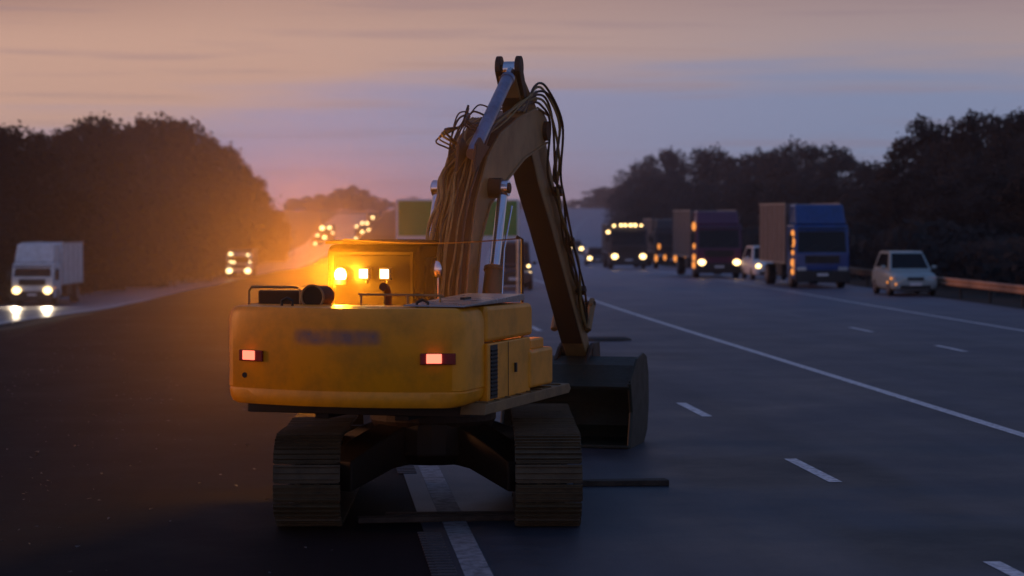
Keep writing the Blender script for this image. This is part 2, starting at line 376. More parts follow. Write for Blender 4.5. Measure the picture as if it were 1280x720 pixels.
def track_path(n, L=3.62, r=0.44, cz=0.49):
    per = 2*L+2*math.pi*r; out = []
    for i in range(n):
        s = per*i/n
        if s < L: out.append((-L/2+s, cz-r, 0.0))
        elif s < L+math.pi*r:
            a = (s-L)/r; out.append((L/2+r*math.sin(a), cz-r*math.cos(a), a))
        elif s < 2*L+math.pi*r:
            q = s-L-math.pi*r; sag = -0.035*math.sin(math.pi*q/L)**2*abs(math.sin(2*math.pi*q/L))
            out.append((L/2-q, cz+r+sag, math.pi))
        else:
            a = (s-2*L-math.pi*r)/r; out.append((-L/2-r*math.sin(a), cz+r*math.cos(a), math.pi+a))
    return out
rnd = random.Random(5)
for sx in (-1, 1):
    X0 = sx*1.262
    sh = MB()
    for (y, z, a) in track_path(50):
        rot = Matrix.Rotation(a, 3, 'X')
        w = 0.70
        j = Vector((rnd.uniform(-.004, .004), 0, 0))
        def part(c, d): sh.box(Vector((X0, y, z)) + rot @ Vector(c) + j, d, rot)
        part((0, 0, -0.012), (w, 0.178, 0.022))
        for gy in (-0.07, -0.005, 0.06): part((0, gy, -0.036), (w-0.02*(abs(gy) > .05), 0.014, 0.028))
        part((0, 0.088, -0.006), (w*0.96, 0.03, 0.012))
        for lx in (-0.10, 0.10): part((lx, 0, 0.045), (0.045, 0.19, 0.085))
    tr = sh.build('track', M['steel'], EX)
    fr = MB(); fr.prism([(-1.55, 0.30), (-1.35, 0.62), (-0.9, 0.70), (0.9, 0.70), (1.35, 0.62), (1.55, 0.30), (1.4, 0.22), (-1.4, 0.22)], X0-0.17, X0+0.17)
    fr.build('track_frame', M['frame'], tr, bevel=0.02)
    for yy in (-1.81, 1.81):
        wl_ = MB(); wl_.tube([(X0-0.11, yy, 0.49), (X0+0.11, yy, 0.49)], 0.36, 28); wl_.tube([(X0-0.2, yy, 0.49), (X0+0.2, yy, 0.49)], 0.16, 16)
        for k in range(14):
            a = k*2*math.pi/14
            wl_.box((X0, yy+0.37*math.cos(a), 0.49+0.37*math.sin(a)), (0.07, 0.07, 0.07), Matrix.Rotation(a, 3, 'X'))
        wl_.build('sprocket' if yy < 0 else 'idler_wheel', M['frame'], tr)
    for k in range(7):
        ro = MB(); yy = -1.3+k*0.433; ro.tube([(X0-0.2, yy, 0.19), (X0+0.2, yy, 0.19)], 0.085, 14); ro.build('track_roller', M['frame'], tr)
    for yy in (-0.6, 0.6):
        ro = MB(); ro.tube([(X0-0.16, yy, 0.80), (X0+0.16, yy, 0.80)], 0.06, 12); ro.build('carrier_roller', M['frame'], tr)

# counterweight: rear face an arc round the slew centre
def rear(x, rad=3.02): return -math.sqrt(rad*rad-x*x)
prof = []
for i in range(25):
    x = -1.21+2.42*i/24; prof.append((x, rear(x)))
prof += [(1.27, -2.72), (1.31, -2.62), (1.31, -2.05), (-1.31, -2.05), (-1.31, -2.62), (-1.27, -2.72)]
cw = MB(); cw.plan(prof, [(1.345, 0.10), (1.37, 0.045), (1.42, 0.015), (1.495, 0.0), (1.500, 0.012), (1.512, 0.012), (1.517, 0.0), (2.20, 0.0), (2.29, 0.02), (2.335, 0.06), (2.35, 0.11)])
CW = H(cw, 'counterweight', 'yellow', smooth=True, bevel=0.008)
for cx in (-0.95, 1.08):
    yy = rear(cx); nrm = math.atan2(cx, -yy)
    rot = Matrix.Rotation(-(-nrm), 3, 'Z')
    hb = MB(); hb.box((cx, yy-0.012, 1.845), (0.36 if cx > 0 else 0.32, 0.03, 0.115), Matrix.Rotation(nrm, 3, 'Z'))
    hs = hb.build('tail_light', M['redoff'], CW, bevel=0.008)
    lb = MB(); lx = cx+(-0.03 if cx > 0 else -0.02); lb.box((lx, rear(lx)-0.033, 1.85), (0.155, 0.03, 0.095), Matrix.Rotation(nrm, 3, 'Z'))
    lb.build('lamp_lens', M['redon'], hs, bevel=0.006)
# lifting eye sockets, bolts and a reflector of the counterweight
for cx in (-0.75, 0.75):
    bo = MB(); bo.tube([(cx, -2.55, 2.35), (cx, -2.55, 2.40), (cx+0.06, -2.55, 2.43), (cx+0.12, -2.55, 2.40), (cx+0.12, -2.55, 2.35)], 0.016, 8); bo.build('lifting_eye', M['frame'], CW)
pl = MB(); pl.tube([(-1.04, rear(-1.04)+0.01, 1.64), (-1.04, rear(-1.04)-0.012, 1.64)], 0.028, 12); pl.build('plug', M['frame'], CW)
# the maker's lettering reads only as a soft grey smear
mt = bpy.data.materials.new('faded_lettering'); N, L = nodes(mt); p = N['Principled BSDF']
p.inputs['Base Color'].default_value = (0.25, 0.18, 0.19, 1); p.inputs['Roughness'].default_value = 0.6
tc = N.new('ShaderNodeTexCoord'); sp = N.new('ShaderNodeSeparateXYZ'); L.new(tc.outputs['UV'], sp.inputs[0])
nz = N.new('ShaderNodeTexNoise'); nz.inputs['Scale'].default_value = 1.0; nz.inputs['Detail'].default_value = 2
mp = N.new('ShaderNodeMapping'); mp.inputs['Scale'].default_value = (5.5, 1.0, 1); L.new(tc.outputs['UV'], mp.inputs[0]); L.new(mp.outputs[0], nz.inputs[0])
def mth(op, a, b=None, c=None):
    n = N.new('ShaderNodeMath'); n.operation = op
    for i, q in enumerate((a, b, c)):
        if q is None: continue
        if isinstance(q, (int, float)): n.inputs[i].default_value = q
        else: L.new(q, n.inputs[i])
    return n.outputs[0]
def edge(s, k):
    n = N.new('ShaderNodeMapRange'); n.interpolation_type = 'SMOOTHSTEP'; n.inputs[1].default_value = 0; n.inputs[2].default_value = k
    L.new(mth('SUBTRACT', 0.5, mth('ABSOLUTE', mth('SUBTRACT', s, 0.5))), n.inputs[0]); return n.outputs[0]
nm = N.new('ShaderNodeMapRange'); nm.inputs[1].default_value = 0.38; nm.inputs[2].default_value = 0.58; nm.inputs[3].default_value = 0.30; nm.inputs[4].default_value = 0.62; L.new(nz.outputs['Fac'], nm.inputs[0])
L.new(mth('MULTIPLY', mth('MULTIPLY', edge(sp.outputs[0], 0.12), edge(sp.outputs[1], 0.4)), nm.outputs[0]), p.inputs['Alpha'])
me = bpy.data.meshes.new('lettering'); vs = []; fs = []; n = 16
for i in range(n+1):
    x = -0.46+1.02*i/n
    for z in (1.945, 2.165): vs.append((x, rear(x)-0.004, z))
for i in range(n): fs.append((2*i, 2*i+2, 2*i+3, 2*i+1))
me.from_pydata(vs, [], fs); uv = me.uv_layers.new(name='UVMap')
for pol in me.polygons:
    for li in pol.loop_indices:
        v = me.vertices[me.loops[li].vertex_index].co; uv.data[li].uv = ((v.x+0.46)/1.02, (v.z-1.945)/0.22)
me.materials.append(mt); o = bpy.data.objects.new('lettering', me); C.objects.link(o); o.parent = CW

# deck, hood and side boxes
mb = MB(); mb.box((0, -0.62, 1.27), (2.5, 3.4, 0.12)); mb.box((-0.45, -0.6, 1.20), (0.16, 3.2, 0.10)); mb.box((0.45, -0.6, 1.20), (0.16, 3.2, 0.10)); H(mb, 'deck', 'frame', bevel=0.01)
mb = MB()
mb.prism([(-2.045, 1.97), (-2.045, 2.32), (-2.00, 2.345), (-0.51, 2.33), (-0.45, 2.27), (-0.45, 1.97)], 0.40, 1.335)
HD = H(mb, 'engine_hood', 'yellow', bevel=0.05, seg=3)
M['hood_sheen'] = paint('hood_sheen_lid', (0.30, 0.27, 0.26), 0.26, var=0.3, scale=3)
mb = MB(); mb.prism([(-2.62, 2.362), (-2.60, 2.375), (-0.62, 2.43), (-0.60, 2.36)], 0.62, 1.29); H(mb, 'hood_sheen_plate', 'hood_sheen', HD, bevel=0.006)  # pale glossy plate added for the sky sheen on the hood
mb = MB(); mb.box((0.95, -1.6, 2.41), (0.05, 0.22, 0.03)); H(mb, 'hood_latch', 'black', HD)
mb = MB(); mb.tube([(-0.05, -1.3, 2.20), (-0.05, -1.3, 2.44), (-0.05, -1.36, 2.50), (-0.05, -1.44, 2.52)], 0.045, 14); H(mb, 'exhaust_pipe', 'box', smooth=True)
mb = MB(); mb.box((-0.78, -1.10, 1.78), (1.2, 1.85, 0.92)); H(mb, 'left_compartment', 'yellow', bevel=0.03)
# right flank doors
mb = MB(); mb.box((1.30, -1.32, 1.66), (0.10, 1.46, 0.60)); SD = H(mb, 'side_door', 'yellow', bevel=0.015)
mb = MB()
for k in range(12): mb.box((1.354, -1.86+0.0*k, 1.42+k*0.042), (0.016, 0.20, 0.020), Matrix.Rotation(R(25), 3, 'Y'))
mb.box((1.349, -1.86, 1.66), (0.006, 0.24, 0.56)); H(mb, 'air_grille', 'black', SD)
mb = MB(); mb.box((1.36, -1.15, 1.66), (0.03, 0.03, 0.10)); mb.box((1.352, -1.38, 1.66), (0.006, 0.008, 0.58)); H(mb, 'door_latch', 'black', SD)
mb = MB(); mb.box((1.11, -0.22, 1.60), (0.52, 0.86, 0.42)); TB = H(mb, 'tool_box', 'yellow', bevel=0.035, seg=3)
mb = MB(); mb.box((1.08, -0.18, 1.86), (0.44, 0.52, 0.12)); H(mb, 'tank_lid', 'yellow', TB, bevel=0.02)
mb = MB(); mb.prism([(-2.4, 1.25), (-2.35, 1.36), (0.65, 1.36), (0.72, 1.30), (0.65, 1.25)], 1.16, 1.43)
for k in range(8): mb.box((1.30, -2.2+k*0.37, 1.368), (0.22, 0.04, 0.014))
H(mb, 'walkway', 'yellow2', bevel=0.012)
mb = MB(); mb.box((0.62, 0.15, 1.52), (0.46, 0.7, 0.5)); mb.box((-0.1, -0.35, 1.75), (0.5, 0.6, 0.7)); H(mb, 'valve_cover', 'cabpaint', bevel=0.03)

# cab
cabp = [(0.22, 1.34), (0.22, 2.88), (0.30, 2.95), (1.45, 2.95), (1.62, 2.85), (1.95, 2.05), (1.98, 1.34)]
mb = MB(); mb.prism(cabp, -1.40, -0.24); CB = H(mb, 'cab', 'cabdark', bevel=0.05, seg=3)
mb = MB(); mb.box((-0.82, 0.212, 2.52), (0.94, 0.02, 0.62)); M['dull'] = paint('dusty_dark_glass', (0.006, 0.004, 0.003), 0.3, spec=0.06)
RW = H(mb, 'rear_window', 'dull', CB, bevel=0.008)
mb = MB(); mb.box((-0.82, 0.196, 2.85), (1.02, 0.02, 0.035)); mb.box((-0.82, 0.196, 2.20), (1.02, 0.02, 0.035))
for x in (-1.31, -0.33): mb.box((x, 0.196, 2.52), (0.035, 0.02, 0.66))
H(mb, 'window_seal', 'cabdark', RW)
for sx, nm_ in ((-1.408, 'side_window'), (-0.232, 'side_window')):
    mb = MB(); mb.prism([(0.36, 2.15), (0.36, 2.80), (1.42, 2.80), (1.72, 2.15)], sx-0.006, sx+0.006); H(mb, nm_, 'glass', CB)
mb = MB(); mb.prism([(1.66, 2.78), (1.64, 2.80), (1.94, 2.07), (1.965, 2.07)], -1.32, -0.32); H(mb, 'windscreen', 'glass', CB)
mb = MB(); mb.plan([(-1.41, 0.215), (-0.23, 0.215), (-0.23, 1.5), (-1.41, 1.5)], [(2.955, 0), (2.985, 0), (3.0, 0.06)]); H(mb, 'cab_roof', 'cabdark', CB)
mb = MB(); mb.tube([(-0.16, 0.55, 1.9), (-0.12, 0.5, 2.2), (-0.12, 0.5, 2.62)], 0.016, 8); mb.ball((-0.13, 0.47, 2.66), 0.07, 8, (1, 0.5, 1.5)); H(mb, 'mirror', 'chrome', CB, smooth=True)
mb = MB(); mb.tube([(-1.44, 1.5, 2.3), (-1.56, 1.45, 2.35), (-1.56, 1.45, 2.6)], 0.012, 6); mb.box((-1.56, 1.44, 2.48), (0.16, 0.04, 0.26)); H(mb, 'mirror', 'black', CB, bevel=0.01)
# beacon and work lights on the rear of the cab
mb = MB(); mb.tube([(-1.16, 0.20, 2.50), (-1.16, 0.06, 2.50)], 0.02, 8); mb.tube([(-1.16, 0.06, 2.49), (-1.16, 0.06, 2.545)], 0.075, 16); BC = H(mb, 'beacon', 'black')
mb = MB(); mb.ball((-1.16, 0.06, 2.60), 0.072, 10, (1, 1, 1.15)); H(mb, 'beacon_lens', 'amber', BC, smooth=True)
for x in (-0.885, -0.625):
    mb = MB(); mb.box((x, 0.14, 2.615), (0.14, 0.09, 0.14)); mb.box((x, 0.19, 2.53), (0.03, 0.03, 0.06)); WLt = H(mb, 'work_light', 'black', bevel=0.012)
    mb = MB(); mb.box((x, 0.088, 2.615), (0.105, 0.016, 0.105)); H(mb, 'lamp_lens', 'work', WLt, bevel=0.012)
# handrails and the round air intake on the left deck
mb = MB(); mb.tube([(-1.28, -2.2, 2.30), (-1.28, -2.2, 2.49), (-1.25, -2.2, 2.53), (-0.72, -2.2, 2.53), (-0.69, -2.2, 2.49), (-0.69, -2.2, 2.30)], 0.014, 8); H(mb, 'handrail', 'yellow2')
mb = MB(); mb.box((-0.98, -1.98, 2.40), (0.50, 0.22, 0.18)); H(mb, 'battery_box', 'box', bevel=0.02)
mb = MB(); mb.tube([(-0.54, -2.22, 2.43), (-0.54, -1.9, 2.43)], 0.115, 24); IN = H(mb, 'air_intake', 'box', smooth=True)
mb = MB(); mb.tube([(-0.54+0.125*math.cos(a), -2.23, 2.43+0.125*math.sin(a)) for a in [i*math.pi/14 for i in range(29)]], 0.012, 6); H(mb, 'intake_ring', 'yellow2', IN)
mb = MB()
for x in (-0.02, 0.5, 0.86): mb.tube([(x, -2.15, 2.33), (x, -2.15, 2.46)], 0.012, 6)
mb.tube([(-0.05, -2.15, 2.46), (0.9, -2.15, 2.46)], 0.012, 6); H(mb, 'handrail', 'yellow2')

mb = MB(); mb.tube([(1.02, 0.15, 1.9), (1.02, 0.15, 3.02), (0.96, 0.12, 3.05)], 0.018, 8); MS = H(mb, 'mast', 'grime_shade')
mb = MB(); mb.tube([(1.02-2.2*t/12, 0.14+0.08*t/12, 3.03-0.05*math.sin(math.pi*t/12)-0.02*t/12) for t in range(13)], 0.008, 5); H(mb, 'cable', 'box', MS)
HRH = HR; HR = R(-15.5)
# boom (profile in the y,z plane of the slewed upper structure)
def smoothpoly(pts, it=1):
    for _ in range(it):
        q = []
        for i in range(len(pts)):
            a, b = Vector(pts[i]), Vector(pts[(i+1) % len(pts)])
            q += [tuple(a.lerp(b, .25)), tuple(a.lerp(b, .75))]
        pts = q
    return pts
BX = -0.08
upper = [(0.42, 1.62), (0.72, 2.1), (0.92, 2.8), (1.20, 3.42), (1.72, 3.98), (2.32, 4.29), (3.2, 4.52), (4.2, 4.70), (4.72, 4.63)]
lower = [(4.84, 4.42), (4.72, 4.26), (3.5, 4.02), (2.5, 3.68), (1.85, 3.42), (1.42, 2.98), (1.22, 2.3), (0.98, 1.62), (0.7, 1.45)]
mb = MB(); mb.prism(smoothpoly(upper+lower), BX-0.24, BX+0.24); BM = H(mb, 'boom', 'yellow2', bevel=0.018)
mb = MB()                                        # dark sheet painting the shade in the gaps between the hoses
bk_ = upper[1:7]
vs = []
for (a_, b_) in bk_: vs += [(BX-0.225, a_-0.006, b_+0.002), (BX+0.225, a_-0.006, b_+0.002)]
mb.add([(v0[0], v0[1]-0.012, v0[2]+0.012) for v0 in vs], [(2*i, 2*i+1, 2*i+3, 2*i+2) for i in range(len(bk_)-1)])
H(mb, 'hose_gap_shade', 'grime_shade', BM)
mb = MB()                                        # welded edge plates of the boom
for sx in (-0.246, 0.246):
    pts = [(BX+sx, a, b) for a, b in upper[1:]]
    mb.tube(pts, 0.018, 6)
    pts = [(BX+sx, a, b) for a, b in lower[1:-1]]
    mb.tube(pts, 0.018, 6)
H(mb, 'weld_flange', 'yellow2', BM)
mb = MB(); mb.tube([(BX-0.36, 1.86, 3.62), (BX+0.40, 1.86, 3.62)], 0.125, 20); mb.tube([(BX-0.50, 1.86, 3.62), (BX+0.50, 1.86, 3.62)], 0.065, 14); H(mb, 'pivot_boss', 'frame', BM, smooth=True, bevel=0.01)
mb = MB(); mb.tube([(BX-0.36, 0.74, 1.72), (BX+0.36, 0.74, 1.72)], 0.12, 18); H(mb, 'boom_pin', 'frame', BM)
mb = MB(); mb.tube([(BX-0.30, 4.60, 4.41), (BX+0.30, 4.60, 4.41)], 0.13, 18); H(mb, 'boom_pin', 'frame', BM)
for sx in (-0.41, 0.41):
    a = Vector((BX+sx, 1.02, 1.62)); b = Vector((BX+sx, 1.86, 3.62)); d = (b-a)
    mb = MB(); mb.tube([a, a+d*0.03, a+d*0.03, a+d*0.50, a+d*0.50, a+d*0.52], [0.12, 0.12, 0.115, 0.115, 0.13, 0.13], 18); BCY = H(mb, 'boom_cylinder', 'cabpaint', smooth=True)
    mb = MB(); mb.tube([a+d*0.52, a+d*0.95], 0.062, 16); mb.tube([b-Vector((0.07, 0, 0)), b+Vector((0.07, 0, 0))], 0.10, 16); H(mb, 'cylinder_rod', 'chrome', BCY, smooth=True)
mb = MB(); mb.tube([(BX+0.60, 1.05, 2.1), (BX+0.60, 1.2, 2.9), (BX+0.56, 1.7, 3.4)], 0.012, 6); H(mb, 'grease_line', 'chrome')
# stick
A = Vector((0, 3.52, 5.15)); B = Vector((0, 7.48, 1.28)); ax = (B-A).normalized(); nr = Vector((0, -ax.z, ax.y))   # nr points up-forward
if nr.z < 0: nr = -nr
def SP(s, h): q = A+ax*s+nr*h; return (q.y, q.z)
Ls = (B-A).length
sp_ = [SP(0.0, -0.12), SP(0.02, 0.08), SP(0.15, 0.15), SP(0.9, 0.30), SP(1.4, 0.36), SP(2.2, 0.26), SP(Ls-0.3, 0.14), SP(Ls+0.12, 0.08), SP(Ls+0.12, -0.10), SP(Ls-0.4, -0.16), SP(2.6, -0.28), SP(1.7, -0.36), SP(1.25, -0.34), SP(0.3, -0.18)]
mb = MB(); mb.prism(sp_, BX-0.13, BX+0.19)
for i, v_ in enumerate(mb.v):
    s_ = (Vector((0, v_.y, v_.z))-A).dot(ax)
    if s_ < 1.0: v_.x = BX+0.03+(v_.x-BX-0.03)*(0.7+0.3*max(0, s_)/1.0)
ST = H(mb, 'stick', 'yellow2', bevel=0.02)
bl_ = [SP(0.3, -0.185), SP(1.25, -0.345), SP(1.7, -0.365), SP(2.6, -0.285), SP(Ls-0.4, -0.165), SP(Ls-0.4, -0.178), SP(2.6, -0.298), SP(1.7, -0.378), SP(1.25, -0.358), SP(0.3, -0.198)]
mb = MB(); mb.prism(bl_, BX-0.125, BX+0.185)
for v_ in mb.v:
    s_ = (Vector((0, v_.y, v_.z))-A).dot(ax)
    if s_ < 1.0: v_.x = BX+0.03+(v_.x-BX-0.03)*(0.7+0.3*max(0, s_)/1.0)
H(mb, 'belly_shade', 'grime_shade', ST)  # dark sheet painting the shade on the stick's underside
mb = MB()
for sx in (-0.09, 0.17): mb.prism([(A.y+0.12*math.cos(t_)+(0.22 if math.sin(t_) < -0.5 else 0), A.z+0.04+0.15*math.sin(t_)-(0.25 if math.sin(t_) < -0.5 else 0)) for t_ in [k_*math.pi/9 for k_ in range(18)]], BX+sx-0.035, BX+sx+0.035)
mb.tube([(BX-0.13, A.y, A.z), (BX+0.21, A.y, A.z)], 0.08, 14); H(mb, 'stick_ear', 'frame', ST, bevel=0.01)
mb = MB(); mb.tube([(BX-0.27, B.y, B.z), (BX+0.27, B.y, B.z)], 0.09, 14); H(mb, 'stick_pin', 'frame', ST)
a = Vector((BX+0.14, 1.42, 4.02)); b = Vector((BX+0.08, A.y, A.z+0.02)); d = b-a
mb = MB(); mb.tube([a, a+d*0.04, a+d*0.86, a+d*0.86, a+d*0.89], [0.075, 0.08, 0.08, 0.09, 0.09], 20); SC = H(mb, 'stick_cylinder', 'tubeblue', smooth=True)
mb = MB(); mb.tube([a+d*0.89, a+d*0.97], 0.062, 16); mb.tube([b-Vector((0.1, 0, 0)), b+Vector((0.1, 0, 0))], 0.10, 14); H(mb, 'cylinder_rod', 'chrome', SC, smooth=True)
mb = MB()
for sx in (0.03, 0.25): mb.prism([(1.10, 3.80), (1.20, 4.14), (1.36, 4.22), (1.52, 4.14), (1.75, 4.12)], BX+sx-0.02, BX+sx+0.02)
H(mb, 'cylinder_bracket', 'frame', BM, bevel=0.01)
# bucket cylinder on the far side of the stick, and its links
q0 = A+ax*1.15+nr*0.52; q1 = A+ax*(Ls-0.55)+nr*0.46
mb = MB(); mb.tube([(BX, q0.y, q0.z), tuple(Vector((BX, 0, 0))+Vector((0, (q0+(q1-q0)*0.55).y, (q0+(q1-q0)*0.55).z)))], 0.09, 16); BK = H(mb, 'bucket_cylinder', 'cabpaint', smooth=True)
m0 = q0+(q1-q0)*0.55
mb = MB(); mb.tube([(BX, m0.y, m0.z), (BX, q1.y, q1.z)], 0.05, 14); H(mb, 'cylinder_rod', 'chrome', BK, smooth=True)
piv = A+ax*(Ls-0.50)+nr*0.0; bkp = B+Vector((0, 0.42, 0.02))
for sx in (-0.25, 0.25):
    mb = MB(); mb.tube([(BX+sx, piv.y, piv.z), (BX+sx, q1.y, q1.z)], 0.055, 10); mb.tube([(BX+sx-0.03, q1.y, q1.z), (BX+sx+0.03, q1.y, q1.z)], 0.09, 14); H(mb, 'link', 'yellow2', bevel=0.01)
mb = MB(); mb.tube([(BX, q1.y, q1.z), (BX, bkp.y, bkp.z)], [0.10, 0.07], 12); mb.tube([(BX-0.3, q1.y, q1.z), (BX+0.3, q1.y, q1.z)], 0.045, 12); H(mb, 'link', 'frame')

# bucket, its mouth towards the machine
yb = B.y-0.46
outer = [(yb-0.55, 0.88), (yb-0.10, 1.14), (yb+0.30, 1.24), (yb+0.48, 1.20), (yb+0.62, 0.95), (yb+0.66, 0.55), (yb+0.55, 0.20), (yb+0.35, 0.03), (yb+0.1, 0.0), (yb-0.62, 0.0)]
inner = [(yb-0.62, 0.035), (yb+0.08, 0.035), (yb+0.32, 0.065), (yb+0.50, 0.22), (yb+0.60, 0.55), (yb+0.56, 0.92), (yb+0.44, 1.15), (yb+0.30, 1.19), (yb-0.10, 1.09), (yb-0.55, 0.84)]
BW = 0.92; bcx = 0.0
mb = MB(); mb.prism(outer+inner, bcx-BW, bcx+BW); BU = H(mb, 'bucket', 'bucket')
sidep = [(yb-0.60, 0.95), (yb-0.12, 1.24), (yb+0.30, 1.30), (yb+0.54, 1.24), (yb+0.68, 0.98), (yb+0.71, 0.55), (yb+0.60, 0.17), (yb+0.36, -0.005), (yb-0.64, -0.005), (yb-0.46, 0.5)]
for sx in (-1, 1):
    mb = MB(); x = bcx+sx*(BW+0.018); mb.prism(sidep, x-0.016, x+0.016)
    mb.tube([(x, yb-0.62, 0.92), (x, yb-0.48, 0.5), (x, yb-0.64, 0.02)], 0.03, 8)
    H(mb, 'side_plate', 'bucket', BU, bevel=0.006)
mb = MB(); mb.box((bcx, yb-0.60, 0.875), (2*BW+0.04, 0.10, 0.055), Matrix.Rotation(R(30), 3, 'X')); H(mb, 'bucket_lip', 'bucket', BU, bevel=0.008)
mb = MB(); mb.box((bcx, yb-0.66, 0.03), (2*BW+0.06, 0.14, 0.04)); H(mb, 'cutting_edge', 'bucket', BU, bevel=0.008)
mb = MB()
for sx in (-0.23, 0.23): mb.prism([(yb-0.05, 1.10), (B.y-0.14, 1.36), (B.y+0.02, 1.42), (B.y+0.42, 1.42), (B.y+0.5, 1.1), (B.y+0.1, 0.95)], BX+sx-0.025, BX+sx+0.025)
H(mb, 'bucket_bracket', 'frame', BU, bevel=0.01)

# hydraulic hoses along the back of the boom, over the elbow and down the stick
rnd = random.Random(11)
def spline(pts, n=8):
    P = [Vector(p) for p in pts]; P = [P[0]*2-P[1]]+P+[P[-1]*2-P[-2]]; out = []
    for i in range(1, len(P)-2):
        for k in range(n):
            t = k/n; a, b, c, d = P[i-1], P[i], P[i+1], P[i+2]
            out.append(0.5*((2*b)+(c-a)*t+(2*a-5*b+4*c-d)*t*t+(3*b-a-3*c+d)*t**3))
    return out+[P[-2]]
def up_off(x, i, h):
    a, b = upper[max(i-1, 0)], upper[min(i+1, len(upper)-1)]
    t = Vector((b[0]-a[0], b[1]-a[1])).normalized(); nn = Vector((-t.y, t.x))
    return Vector((x, upper[i][0]+nn.x*h, upper[i][1]+nn.y*h))
for k in range(17):
    x = BX-0.27+(k % 13)*0.036; h = 0.03+rnd.random()*0.10
    pts = []
    for i in range(0, 5):
        q_ = up_off(x+(0, 0, 0.01, 0.06, 0.13)[i]*(1.0 if x < BX else 0.4)+rnd.uniform(-.04, .04), i, h+rnd.uniform(-.02, .05)); pts.append(q_)
        if i < 4:
            q2 = up_off(x, i+1, h); pts.append((q_+q2)/2+Vector((rnd.uniform(-.03, .03), -rnd.uniform(0, .04), rnd.uniform(0, .03))))
    pts[0] = Vector((x*1.1, 0.36-rnd.random()*0.1, 1.8)); 
    if k < 4:
        pts += [Vector((x-0.02, 1.35, 4.18+0.04*k)), Vector((BX-0.14, 1.9, 4.38)), Vector((BX-0.13, 2.2, 4.55+0.03*k))]
    elif k < 9:
        pts += [Vector((x+0.1, 1.9, 4.22)), Vector((BX+0.12+0.02*(k-4), 2.7, 4.45+rnd.random()*.10)), Vector((BX+0.18+0.015*(k-4), 3.6, 4.70+rnd.random()*.08)), Vector((BX+0.24, 4.15, 4.80+.03*(k-4)))]
    else:
        pts += [Vector((x, 2.25, 4.36)), Vector((x, 2.9, 4.52))]
    mb = MB(); mb.tube(spline(pts, 6), rnd.choice((0.011, 0.014, 0.016)), 7); H(mb, 'hose', 'hose2' if k % 3 else 'hose', smooth=True)
for k in range(6):                               # loose loops left of the stick cylinder
    o = rnd.uniform(0, 0.13); q = rnd.uniform(-0.02, 0.06); t1 = rnd.uniform(1.75, 2.6)
    pts = [Vector((BX-0.16, 1.45, 3.95+o*.5)), Vector((BX-0.13-o*.4, 1.62+q, 4.16+o)), Vector((BX-0.08-o*.6, 1.80+q, 4.34+q+o)), Vector((BX-0.05-o*.5, 2.0+o, 4.50+q)), Vector((BX-0.02, t1-0.1, 4.34+(t1-1.7)*0.42+q)), Vector((BX+0.06, t1+0.1, 4.12+(t1-1.4)*0.50)), Vector((BX+0.10, t1, 4.05+(t1-1.4)*0.48))]
    mb = MB(); mb.tube(spline(pts, 7), rnd.choice((0.010, 0.013)), 7); H(mb, 'hose', 'hose', smooth=True)
for k in range(6):                               # hoses from the boom tip down the right flank of the stick
    o = 0.028*k
    def SQ(s, h, x): q = A+ax*s+nr*h; return Vector((x, q.y, q.z))
    ru = lambda a: rnd.uniform(-a, a)
    j_ = ru(.06)
    pts = [Vector((BX+0.20, 3.3+o*3, 4.62)), Vector((BX+0.22+o*.3, 4.0+j_, 4.76+o*1.5)), Vector((BX+0.26+o*.5+ru(.03), 4.40+j_, 4.74+o*1.7)), Vector((BX+0.29+o+ru(.03), 4.70+o+j_, 4.52)), SQ(1.8+o, 0.12+ru(.16), BX+0.27+o*.7+ru(.06)), SQ(2.4+o, 0.08+ru(.18), BX+0.25+o*.7+ru(.06)), SQ(3.1+o, 0.10+ru(.18), BX+0.23+o*.5+ru(.06)), SQ(3.8, 0.08+ru(.16), BX+0.24+o*.4+ru(.05)), SQ(4.5, 0.06+ru(.14), BX+0.23+o*.4+ru(.04)), SQ(5.2, 0.10, BX+0.21)]
    mb = MB(); mb.tube(spline(pts, 7), 0.017, 7); H(mb, 'hose', ('hose', 'hose2', 'hose')[k % 3], smooth=True)
for s_ in (2.3, 3.3, 4.3):
    q = A+ax*s_+nr*0.10; mb = MB(); mb.box((BX+0.26, q.y, q.z), (0.14, 0.10, 0.10), Matrix.Rotation(R(-43), 3, 'X')); H(mb, 'hose_clamp', 'frame', bevel=0.01)

# lamps: the beacon and the two work lights really light the machine and the haze
def point(name, loc, col, w, r=0.05):
    l = bpy.data.lights.new(name, 'POINT'); l.color = col; l.energy = w; l.shadow_soft_size = r
    o = bpy.data.objects.new(name, l); C.objects.link(o); o.location = loc; return o
HM = EX.matrix_world.copy()
Mh = Matrix.Translation(EX.location) @ Matrix.Rotation(R(-4.5)+HRH, 4, 'Z')
bp_ = Mh @ Vector((-1.16, -0.10, 2.60))
BEACON_W = 540; HAZE_D = 0.095
point('beacon_lamp', bp_, (1.0, 0.41, 0.02), BEACON_W, 0.10)
for x in (-0.885, -0.625):
    point('work_lamp', Mh @ Vector((x, 0.0, 2.615)), (1.0, 0.60, 0.22), 1.5, 0.04)

